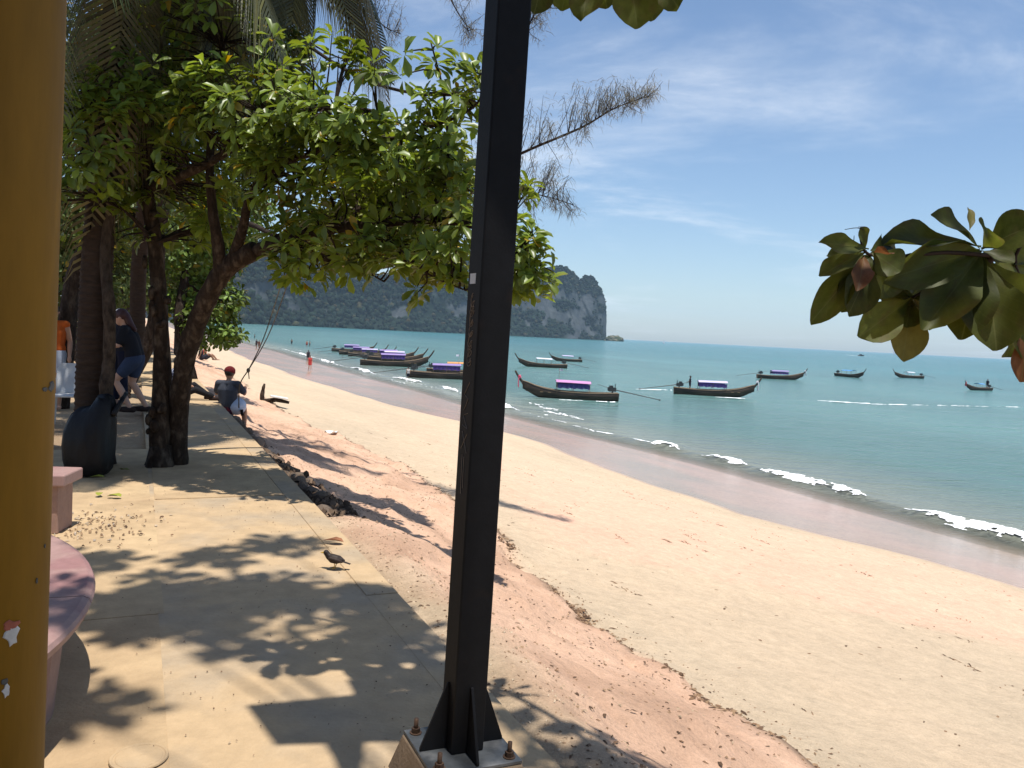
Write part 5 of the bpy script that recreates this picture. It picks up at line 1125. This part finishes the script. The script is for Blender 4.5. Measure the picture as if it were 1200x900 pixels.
# woman in black shirt and denim shorts, half turned over a vendor's tray
wl = hit(153, 487)
person('woman in black shirt and denim shorts stepping with bent knees and both arms held out', (wl.x, wl.y, 0), R(96), dict(pelvis=(0, -.05, .84), waist=(0, -.02, .98), chest=(0, .05, 1.17), neck=(0, .12, 1.33), head=(0, .17, 1.46), shl=(-.17, .07, 1.28), shr=(.17, .07, 1.28), ell=(-.20, .14, 1.03), elr=(.21, .12, 1.03), wrl=(-.14, .38, 1.02), wrr=(.16, .36, 1.05), hil=(-.085, -.05, .81), hir=(.085, -.05, .81), knl=(-.10, .20, .50), knr=(.09, .02, .46), anl=(-.10, -.02, .10), anr=(.09, -.20, .10)), SKIN2, cloth('black', (.012, .013, .018)), cloth('denim', (.03, .045, .085)), (.045, .012, .010), None, True, 1.05, .010, shoes=cloth('dark_shoe', (.03, .02, .018)))
p2 = at(141, 440, 14.6); p2.z = 0
person('person in dark clothes and a white cap standing behind the woman in black', p2, R(160), dict(), SKIN, cloth('charcoal', (.018, .018, .024)), cloth('navy', (.012, .014, .03)), hat=cloth('white_cap', (.75, .75, .78)), scale=.98, vox=.014, fingers=False, long_pants=True)
p3 = at(61, 450, 13.2); p3.z = 0
person('person in orange vest and pale shorts half hidden by the yellow post', p3, R(200), dict(), SKIN, cloth('orange', (.42, .085, .014)), cloth('pale_blue', (.36, .40, .48)), hair=(.03, .02, .014), scale=1.0, vox=.014, fingers=False, sleeves=False)
# someone sitting on the kerb towards the sea
ps = us(13.2, -.8, 0)
person('person in dark blue sitting on the path edge with legs stretched towards the sea', ps, R(-66), dict(pelvis=(0, 0, .12), waist=(0, -.03, .27), chest=(0, .0, .47), neck=(0, .05, .63), head=(0, .09, .77), shl=(-.18, .02, .58), shr=(.18, .02, .58), ell=(-.25, -.02, .34), elr=(.25, .06, .34), wrl=(-.24, -.10, .10), wrr=(.16, .28, .30), hil=(-.09, .04, .11), hir=(.09, .04, .11), knl=(-.12, .40, .30), knr=(.12, .42, .22), anl=(-.12, .70, .08), anr=(.12, .78, .08)), SKIN, cloth('blue_white', (.02, .03, .09), (.45, .48, .55)), cloth('black2', (.014, .014, .016)), vox=.013, fingers=True, long_pants=True, scale=.92, shoes=cloth('dark_shoe', (.03, .02, .018)))
# woman on the rope swing
SWY = 15.6; seat = at(267, 484, SWY)
sp_ = person('woman in red cap, grey shirt and maroon shorts sitting on a rope swing', (seat.x, seat.y, seat.z), R(-6), dict(pelvis=(0, 0, .10), waist=(0, -.02, .25), chest=(0, -.02, .46), neck=(0, 0, .62), head=(0, .03, .76), shl=(-.19, -.02, .57), shr=(.19, -.02, .57), ell=(-.27, .06, .36), elr=(.28, .10, .38), wrl=(-.14, .26, .42), wrr=(.20, .30, .46), hil=(-.09, .02, .09), hir=(.09, .02, .09), knl=(-.14, .42, .06), knr=(.14, .42, .06), anl=(-.14, .46, -.32), anr=(.14, .46, -.32)), SKIN, cloth('grey', (.055, .06, .075)), cloth('maroon', (.16, .025, .04), (.05, .02, .06)), hat=cloth('red_cap', (.16, .02, .02)), vox=.012, scale=.98)
def make_swing():
    t = empty('rope_swing', (seat.x, seat.y, seat.z)); tag(t, 'rope swing with a round pale blue seat hanging over the bank', 'swing'); L_ = lambda P: Vector(P) - seat
    mr_ = mat('rope', (.13, .10, .07), .9, .1, var=.3, vscale=30); top1 = at(352, 288, SWY); top2 = at(344, 285, SWY + .3)
    hand = at(281, 451, SWY - .25); knot = at(291, 434, SWY - .2); rt = at(280, 478, SWY - .1)
    r = MB().tube(spline([L_(rt), L_(hand), L_(knot)], 4), .011, 6).build('rope', mr_, t, True)
    MB().tube(spline([L_(knot), L_(at(318, 385, SWY)), L_(top1)], 6), .010, 6).build('rope', mr_, t, True)
    MB().tube(spline([L_(knot), L_(at(312, 388, SWY)), L_(top2)], 6), .010, 6).build('rope', mr_, t, True)
    MB().ball(L_(knot), (.035, .035, .045), 8, 6).build('knot', mr_, r, True)
    MB().tube([L_(knot), L_(at(292, 444, SWY - .2))], .009, 6).build('rope_end', mr_, t, True)
    link('seat', blob_mesh('seat', [('ball', L_(at(277, 476, SWY + .05)), (.19, .19, .17))], .02, 2), mat('buoy', (.38, .46, .60), .5, .3, var=.2, vscale=5, col2=(.65, .66, .70), c2scale=3), t)
    MB().tube([L_(at(283, 480, SWY - .1)), L_(at(284, 487, SWY - .1))], .03, 7).build('hook', M_black, t, True)
make_swing()
# people on the sand and in the shallows
def beach_person(label, px, py, top, shorts, skin, rz=0, pose=None, h=1.0, walk=True):
    p = hit(px, py); w = dict(knl=(-.10, .16, .50), anl=(-.10, .18, .08), knr=(.10, .06, .49), anr=(.10, -.24, .10)) if walk else {}
    if p.z <= SEA + .01: p.z = SEA - .35
    person(label, p, R(rz), {**w, **(pose or {})}, skin, top, shorts, vox=.022, fingers=False, scale=h, sleeves=False)
beach_person('person in red swimwear walking on the wet sand', 363, 434.5, cloth('red', (.45, .05, .04)), cloth('red', (.45, .05, .04)), SKIN2, 200)
beach_person('person in dark clothes walking just behind the red swimmer', 361, 424, cloth('dark', (.03, .03, .04)), cloth('dark', (.03, .03, .04)), SKIN3, 30)
beach_person('person in black walking by another in brown far along the sand', 300.5, 408.5, cloth('dark', (.03, .03, .04)), cloth('dark', (.03, .03, .04)), SKIN3, 160, h=1.05)
beach_person('person in brown walking beside one in black far along the sand', 303.5, 409, cloth('brownish', (.10, .05, .04)), cloth('brownish', (.10, .05, .04)), SKIN, 170)
beach_person('far person standing at the sea edge by the distant trees', 288.5, 398.5, cloth('dark', (.03, .03, .04)), cloth('dark', (.03, .03, .04)), SKIN3, 90, walk=False)
beach_person('far bather wading past the walkers', 298.5, 396.5, None, cloth('dark', (.03, .03, .04)), SKIN3, 90, walk=False)
beach_person('bather waist deep in the water behind the red swimmer', 341.8, 403.5, None, cloth('dark', (.03, .03, .04)), SKIN3, 60, walk=False)
beach_person('bather wading close to the beached boats', 359.5, 405.5, None, cloth('red', (.45, .05, .04)), SKIN, 20, walk=False)
beach_person('second bather wading close to the beached boats in dark shorts', 363, 405.8, None, cloth('dark', (.03, .03, .04)), SKIN, 120, walk=False)
beach_person('person standing by the engine of the beached boat beside the black post', 478, 444, cloth('pale', (.5, .45, .42)), cloth('dark', (.03, .03, .04)), SKIN, 40, walk=False)
SITP = dict(pelvis=(0, 0, .12), waist=(0, -.05, .27), chest=(0, -.06, .47), neck=(0, -.03, .63), head=(0, .0, .77), shl=(-.18, -.05, .58), shr=(.18, -.05, .58), ell=(-.25, -.12, .34), elr=(.25, -.12, .34), wrl=(-.22, -.2, .1), wrr=(.22, -.2, .1), hil=(-.09, .04, .11), hir=(.09, .04, .11), knl=(-.12, .40, .34), knr=(.12, .40, .34), anl=(-.12, .66, .06), anr=(.12, .66, .06))
beach_person('person in red sitting on the sand under the drooping tree', 240.5, 421.5, cloth('red', (.45, .05, .04)), cloth('dark', (.03, .03, .04)), SKIN, -60, SITP, walk=False)
beach_person('person in dark clothes sitting on the sand beside the one in red', 236.5, 421.5, cloth('dark', (.03, .03, .04)), cloth('dark', (.03, .03, .04)), SKIN3, -60, SITP, walk=False)
def on_boat(b, x, label, top, pose=None):
    M4 = Matrix.Translation(b.location) @ Matrix.Rotation(b.rotation_euler.z, 4, 'Z') @ Matrix.Scale(b.scale[0], 4); p = M4 @ Vector((x, 0, .33))
    person(label, p, b.rotation_euler.z - math.pi / 2, pose or {}, SKIN3, top, cloth('dark', (.03, .03, .04)), vox=.02, fingers=False)
on_boat(b2, -2.6, 'boatman in dark clothes standing at the stern of the moving boat', cloth('dark', (.03, .03, .04)), dict(elr=(.27, -.12, 1.12), wrr=(.2, -.3, 1.0)))
on_boat(b8, -2.9, 'person in dark shirt at the stern of the blue-shaded boat', cloth('navy', (.012, .014, .03)))

# ------------------------------------------------------------------ refuse bag, chair, bird, scatter
def make_bag():
    c = at(104, 549, 8.05); c.z = 0; n = 48
    prof = [(0, .15), (.015, .21), (.06, .25), (.16, .272), (.30, .272), (.44, .265), (.56, .255), (.64, .24), (.69, .20), (.71, .13), (.70, .03)]; V = []
    for z, r in prof:
        for k in range(n):
            q = 2 * math.pi * k / n; cx_, sy_ = math.cos(q), math.sin(q); e = (abs(cx_) ** 3 + abs(sy_) ** 3) ** (-1 / 3)
            w = float(fbm(cx_ * 1.6 + 3, sy_ * 1.6, z * 2.2, oct=3, seed=81)); f = float(fbm(cx_ * 5, sy_ * 5, z * 1.2 + cx_ * 2.5, oct=3, seed=82))
            rr = r * e * (1 + .16 * w) + .045 * abs(f) * (.4 + z); top = smooth(.35, .8, z)
            V.append((rr * cx_ * .8 * (1 - .06 * top) + .03 * top, rr * sy_ * .72 * (1 - .3 * top) + .05 * top, z * (1 - .04 * w) + .09 * top * cx_ + .07 * f * top))
    F = [(j * n + k, j * n + (k + 1) % n, (j + 1) * n + (k + 1) % n, (j + 1) * n + k) for j in range(len(prof) - 1) for k in range(n)] + [tuple(range(n))[::-1], tuple((len(prof) - 1) * n + k for k in range(n))]
    t = empty('refuse_bag', c, 0); tag(t, 'black plastic refuse bag slumped against the thick palm trunk', 'bag')
    m = mat('bag_plastic', (.006, .006, .007), .5, .25, var=.2, vscale=6, bump=.02, bscale=9, stretch=(1, 1, .5)); link('sack', MB().add(V, F).mesh('sack', True), m, t)
    MB().tube(spline([(.22, .0, .60), (.26, .10, .74), (.22, .28, .80)], 4), [.03, .03, .03, .025, .025, .02, .02, .02, .015], 9, wob=.2).build('tie', m, t, True)
make_bag()
def make_chair():
    c = at(81, 500, 11.4); c.z = 0; t = empty('plastic_chair', c, R(200)); tag(t, 'white plastic garden chair beside the thick palm, partly behind the bag', 'chair'); m = mat('grey_plastic', (.45, .46, .47), .6, .3, var=.15)  # white plastic toned down to an even grey
    MB().box((0, 0, .43), (.44, .42, .025)).build('seat', m, t, bevel=.01)
    n = 9; V = []
    for z, w, y in ((.44, .40, -.2), (.62, .42, -.235), (.78, .40, -.27), (.86, .30, -.29)):
        for k in range(n): x = -w / 2 + w * k / (n - 1); yy = y - .04 * (1 - (2 * x / w) ** 2); V += [(x, yy, z), (x, yy - .018, z)]
    F = []
    for j in range(3):
        for k in range(n - 1): a = j * 2 * n + 2 * k; b = a + 2 * n; F += [(a, a + 2, b + 2, b), (a + 1, b + 1, b + 3, a + 3)]
        for a in (j * 2 * n, j * 2 * n + 2 * n - 2): F.append((a, a + 1, a + 2 * n + 1, a + 2 * n))
    MB().add(V, F).build('backrest', m, t)
    for x in (-.2, .2):
        for y, dy in ((.18, .03), (-.18, -.06)): MB().tube([(x, y, .43), (x * 1.12, y + dy, 0)], [.026, .018], 8).build('leg', m, t)
        MB().tube(spline([(x * 1.1, -.22, .64), (x * 1.18, 0, .66), (x * 1.15, .17, .64), (x * 1.05, .19, .44)], 4), .018, 7).build('armrest', m, t, True)
make_chair()
def make_bird():
    p = onz(392, 667, 0); t = empty('myna_bird', (p.x, p.y, .006), R(172)); tag(t, 'small dark brown bird standing on the sunlit footpath', 'bird'); t.scale = (.92,) * 3
    md = mat('plumage', (.022, .014, .011), .6, .3, var=.3, vscale=60); my = mat('beak_yellow', (.5, .3, .04), .5, .3)
    b = blob_mesh('body', [('t', [(-.045, 0, .062), (-.02, 0, .064), (.02, 0, .07), (.045, 0, .082)], [.018, .032, .034, .024]), ('t', [(.045, 0, .082), (.062, 0, .104)], [.024, .02]), ('ball', (.066, 0, .108), .021)], .005, 4); link('body', b, md, t)
    MB().add([(-.04, -.012, .062), (-.04, .012, .062), (-.115, .016, .040), (-.115, -.016, .040), (-.04, 0, .052), (-.112, 0, .035)], [(0, 1, 2, 3), (0, 3, 5, 4), (1, 4, 5, 2), (0, 4, 1), (3, 2, 5)]).build('tail', md, t)
    MB().tube([(.082, 0, .108), (.108, 0, .103)], [.0075, .0015], 6).build('beak', my, t)
    for y in (-1, 1):
        link('wing', blob_mesh('wing', [('t', [(.025, y * .03, .076), (-.02, y * .034, .068), (-.062, y * .022, .056)], [.016, .018, .008])], .005, 2), mat('wing_plumage', (.03, .018, .013), .6, .3, var=.3, vscale=60), t)
        lg = MB().tube([(-.002, y * .014, .045), (-.006, y * .016, .022), (.002, y * .017, .003)], .003, 6).build('leg', my, t); f = MB()
        for a in (-.4, 0, .4, math.pi): f.tube([(.002, y * .017, .003), (.002 + .02 * math.cos(a), y * .017 + .02 * math.sin(a), .002)], .002, 5)
        tag(f.build('toes', my, lg), kind='stuff')
make_bird()
# loose stones and broken concrete along the eroded path edge
M_rock = mat('rubble', (.16, .12, .09), .95, .15, var=.35, vscale=9, bump=.01, bscale=14, rand=.35)
def rock_mesh(seed, flat=.6):
    bm = bmesh.new(); bmesh.ops.create_icosphere(bm, subdivisions=2, radius=1)
    for v in bm.verts: p = v.co.copy(); k = 1 + .5 * float(fbm(p.x * 1.1 + seed, p.y * 1.1, p.z * 1.1, oct=3, seed=seed)); v.co = Vector((p.x * k, p.y * k * .8, p.z * k * flat))
    me = bpy.data.meshes.new('rock'); bm.to_mesh(me); bm.free(); me.materials.append(M_rock); return me
ROCKS = [rock_mesh(i) for i in range(6)]
gr = random.Random(31)
for k in range(120):
    u = gr.choice((gr.uniform(3.3, 7.6), gr.uniform(7.5, 11.5), gr.uniform(11, 15))); s_ = .06 + abs(gr.gauss(0, .13)); sz = gr.choice((.03, .045, .06, .08, .11)) * (1.2 if u > 8 else .8)
    P = us(u, s_); z = float(zg(u, s_)); o = link('rock', gr.choice(ROCKS), None); o.location = (P.x, P.y, z + sz * .22); o.rotation_euler = (gr.uniform(-.5, .5), gr.uniform(-.5, .5), gr.uniform(0, 6)); o.scale = (sz,) * 3
    tag(o, 'rough brown rock in the path-edge rubble ' + ('level with the refuse bag' if u < 7.5 else 'just past the leaning trunk' if u < 11.3 else 'beside the seated person'), 'rock', 'rubble along the eroded path edge')
# pebbles and sand spilled near the far bench
M_deb = mat('litter', None, .9, .1, var=.2, vscale=30, attr='col', pos=True)
def scatter(name, label, cat, items, kind='stuff'):
    """small irregular bits: items = (P, length, width, height, yaw, colour)"""
    V = []; F = []; C = []
    for P, l, w, h, yaw, c in items:
        a = len(V); ca, sa = math.cos(yaw), math.sin(yaw); bend = gr.uniform(-.3, .3)
        for x, y, z in ((-.5, 0, 0), (-.15, .5, .3), (-.15, -.5, .2), (.2, .42 , .9), (.2, -.5, .8), (.5, bend, .1), (0, 0, 1.1)):
            X, Y = x * l, y * w + bend * x * x * l; V.append((P[0] + X * ca - Y * sa, P[1] + X * sa + Y * ca, P[2] + z * h)); C.append(c)
        F += [(a, a + 1, a + 6), (a, a + 6, a + 2), (a + 1, a + 3, a + 6), (a + 2, a + 6, a + 4), (a + 3, a + 5, a + 6), (a + 6, a + 5, a + 4)]
    o = link(name, np_mesh(name, np.array(V), np.array(F), np.array(C)), M_deb); tag(o, label, cat, kind=kind)
it = []
BR = [(.13, .08, .05), (.09, .055, .035), (.20, .12, .07), (.26, .17, .10)]
def put(u, s_, l, w, h, c, yaw=None): 
    P = us(u, s_); z = 0.003 if s_ <= 0 else float(zg(u, s_)) - .002
    it.append(((P.x, P.y, z), l, w, h, gr.uniform(0, 6.3) if yaw is None else yaw, c))
for k in range(5200):                                                           # strand line at the foot of the bank
    u = gr.uniform(-2, 9) if k % 3 else gr.uniform(5, 26); d = float(s_deb(u)); cl = float(fbm(u / .45, 5.5, oct=3, seed=91))
    if cl < -.05 and gr.random() < .8: continue
    put(u, d + gr.gauss(.06, .05 + .13 * max(cl, 0)), gr.uniform(.012, .11), gr.uniform(.006, .034), gr.uniform(.004, .018), gr.choice(BR))
for k in range(5200):                                                           # leaf crumbs and chips on the bank
    u = gr.uniform(-3, 16) ; s_ = gr.uniform(.05, 3.0); put(u, s_, gr.uniform(.012, .05), gr.uniform(.005, .02), gr.uniform(.003, .01), gr.choice(BR + [(.33, .24, .16)]))
for k in range(420):                                                            # scattered twigs and weed on the open sand
    u = gr.uniform(-1, 22); s_ = gr.uniform(3, 15); 
    put(u, s_, gr.uniform(.025, .10), gr.uniform(.01, .03), gr.uniform(.004, .012), gr.choice(BR))
for k in range(44):
    u = gr.uniform(.5, 20); s_ = gr.uniform(2.9, 12); su = gr.uniform(.05, .3); y0 = ang + gr.gauss(0, .35)
    for q in range(gr.randint(3, 22)): put(u + gr.gauss(0, su), s_ + gr.gauss(0, su * .3), gr.uniform(.015, .13), gr.uniform(.006, .022), gr.uniform(.004, .016), gr.choice(BR), y0 + gr.gauss(0, .5))
for k in range(500): put(gr.uniform(-1.5, 5), -abs(gr.gauss(0, .9)) - .02, gr.uniform(.004, .014), gr.uniform(.003, .01), gr.uniform(.002, .006), gr.choice(BR + [(.4, .3, .2)]))
pb_ = onz(105, 618, 0); ub, sb_ = to_us(pb_)
for k in range(230): put(ub + gr.gauss(0, .35), sb_ + gr.gauss(0, .22), gr.uniform(.008, .04), gr.uniform(.006, .025), gr.uniform(.004, .018), gr.choice(BR + [(.3, .25, .2), (.42, .33, .24)]))
for k in range(900): put(gr.uniform(-1.5, 4.5), gr.uniform(.0, .6), gr.uniform(.006, .022), gr.uniform(.005, .016), gr.uniform(.004, .012), gr.choice([(.40, .29, .19), (.3, .2, .13), (.48, .38, .27), (.2, .13, .08)]))
scatter('leaf_litter', 'brown leaf crumbs, twigs and weed strewn over the bank and sand', 'litter', it)
# dark roots hanging from the broken edge of the bank
V = MB(); it = []
for k in range(60):
    u = gr.choice((gr.uniform(4.6, 7.4), gr.uniform(8, 14.5))); s_ = gr.uniform(.02, .30); P = us(u, s_); z = float(zg(u, s_)); q = us(u - gr.uniform(-.2, .3), s_ + gr.uniform(-.03, .2)); V.tube([(P.x, P.y, z + .01), ((P.x + q.x) / 2, (P.y + q.y) / 2, z + gr.uniform(-.02, .02)), (q.x, q.y, float(zg(*to_us(q))) + .004)], [.009, .007, .003], 5)
for k in range(2600):
    u = gr.choice((gr.uniform(3.2, 7.6), gr.uniform(3.6, 7.6), gr.uniform(8, 14.5))); s_ = abs(gr.gauss(.12, .13)) + .02; l = gr.uniform(.02, .10); P = us(u, s_)
    if float(fbm(u / .5, 4.4, oct=3, seed=95)) < -.12: continue
    it.append(((P.x, P.y, float(zg(u, s_)) - .01), l, l * gr.uniform(.5, 1), l * gr.uniform(.4, .9), gr.uniform(0, 6.3), gr.choice([(.075, .05, .035), (.05, .034, .025), (.11, .075, .05), (.16, .11, .075)])))
scatter('soil_clods', 'dark crumbled soil and roots along the broken bank edge', 'soil', it)
tag(V.build('root_mat', M_bark_d), 'tangled dark roots exposed along the broken bank edge', 'roots', kind='stuff')
# fallen leaves one can pick out
lm2 = np_mesh('fallen_leaf', LV * np.array([.55, 1, .8]), LF, None, True); M_fl = {'brown': mat('dead_leaf', (.26, .11, .055), .7, .2, var=.25, vscale=20), 'yellow': mat('yellow_leaf', (.26, .27, .04), .6, .2, var=.2, vscale=20)}
def fallen(label, px, py, L, key, grp=None, rz=None):
    me = lm2.copy(); me.materials.append(M_fl[key]); p = hit(px, py); o = link('fallen_leaf', me); o.location = (p.x, p.y, p.z + .2 * L); o.scale = (L, L, L); o.rotation_euler = (.12, gr.uniform(-.15, .15), gr.uniform(0, 6) if rz is None else rz); tag(o, label, 'leaf', grp)
fallen('large dry brown leaf lying near the bird', 378, 638, .15, 'brown', rz=-1.5)
for px, py in ((128, 583), (138, 584), (105, 562), (152, 554), (118, 580)): fallen('yellow-green fallen leaf on the path in front of the refuse bag', px, py, gr.uniform(.09, .14), 'yellow', 'yellow leaves by the refuse bag')
# driftwood and rubbish on the sand
def stump():
    p = hit(320, 473); t = empty('driftwood', p, R(20)); tag(t, 'broken driftwood stump with a pale upturned board on the sand', 'driftwood')
    MB().tube(spline([(-.35, 0, -.05), (-.33, .02, .35), (-.28, 0, .62)], 4), [.10, .09, .08, .07, .06, .05, .05, .04, .03], 9, wob=.15).build('stump', M_bark, t, True)
    MB().tube([(-.32, 0, .05), (.1, .05, .12), (.5, .02, .03)], [.09, .08, .05], 8, wob=.15).build('log', M_bark, t, True)
    MB().box((.18, -.05, .2), (.55, .3, .05), rot=Matrix.Rotation(.15, 3, 'Y')).build('board', M_white, t, bevel=.01)
stump()
def scrap(label, px, py, sz):
    p = hit(px, py); V = []; n = 9
    for j in range(n):
        for k in range(n): x, y = (j / (n - 1) - .5), (k / (n - 1) - .5); V.append((x * sz, y * sz * .6, .03 + .22 * sz * (float(fbm(x * 4, y * 4, px, oct=3, seed=7)) + .3)))
    V2 = [(x, y, z - .006) for x, y, z in V]; Fq = grid_faces(n, n).tolist()
    o = MB().add(V, Fq).add(V2, [f[::-1] for f in Fq]).build('plastic_scrap', M_white, None, True); o.location = p; tag(o, label, 'litter')
scrap('crumpled white plastic scrap on the open sand past the stump', 388, 508, .28)
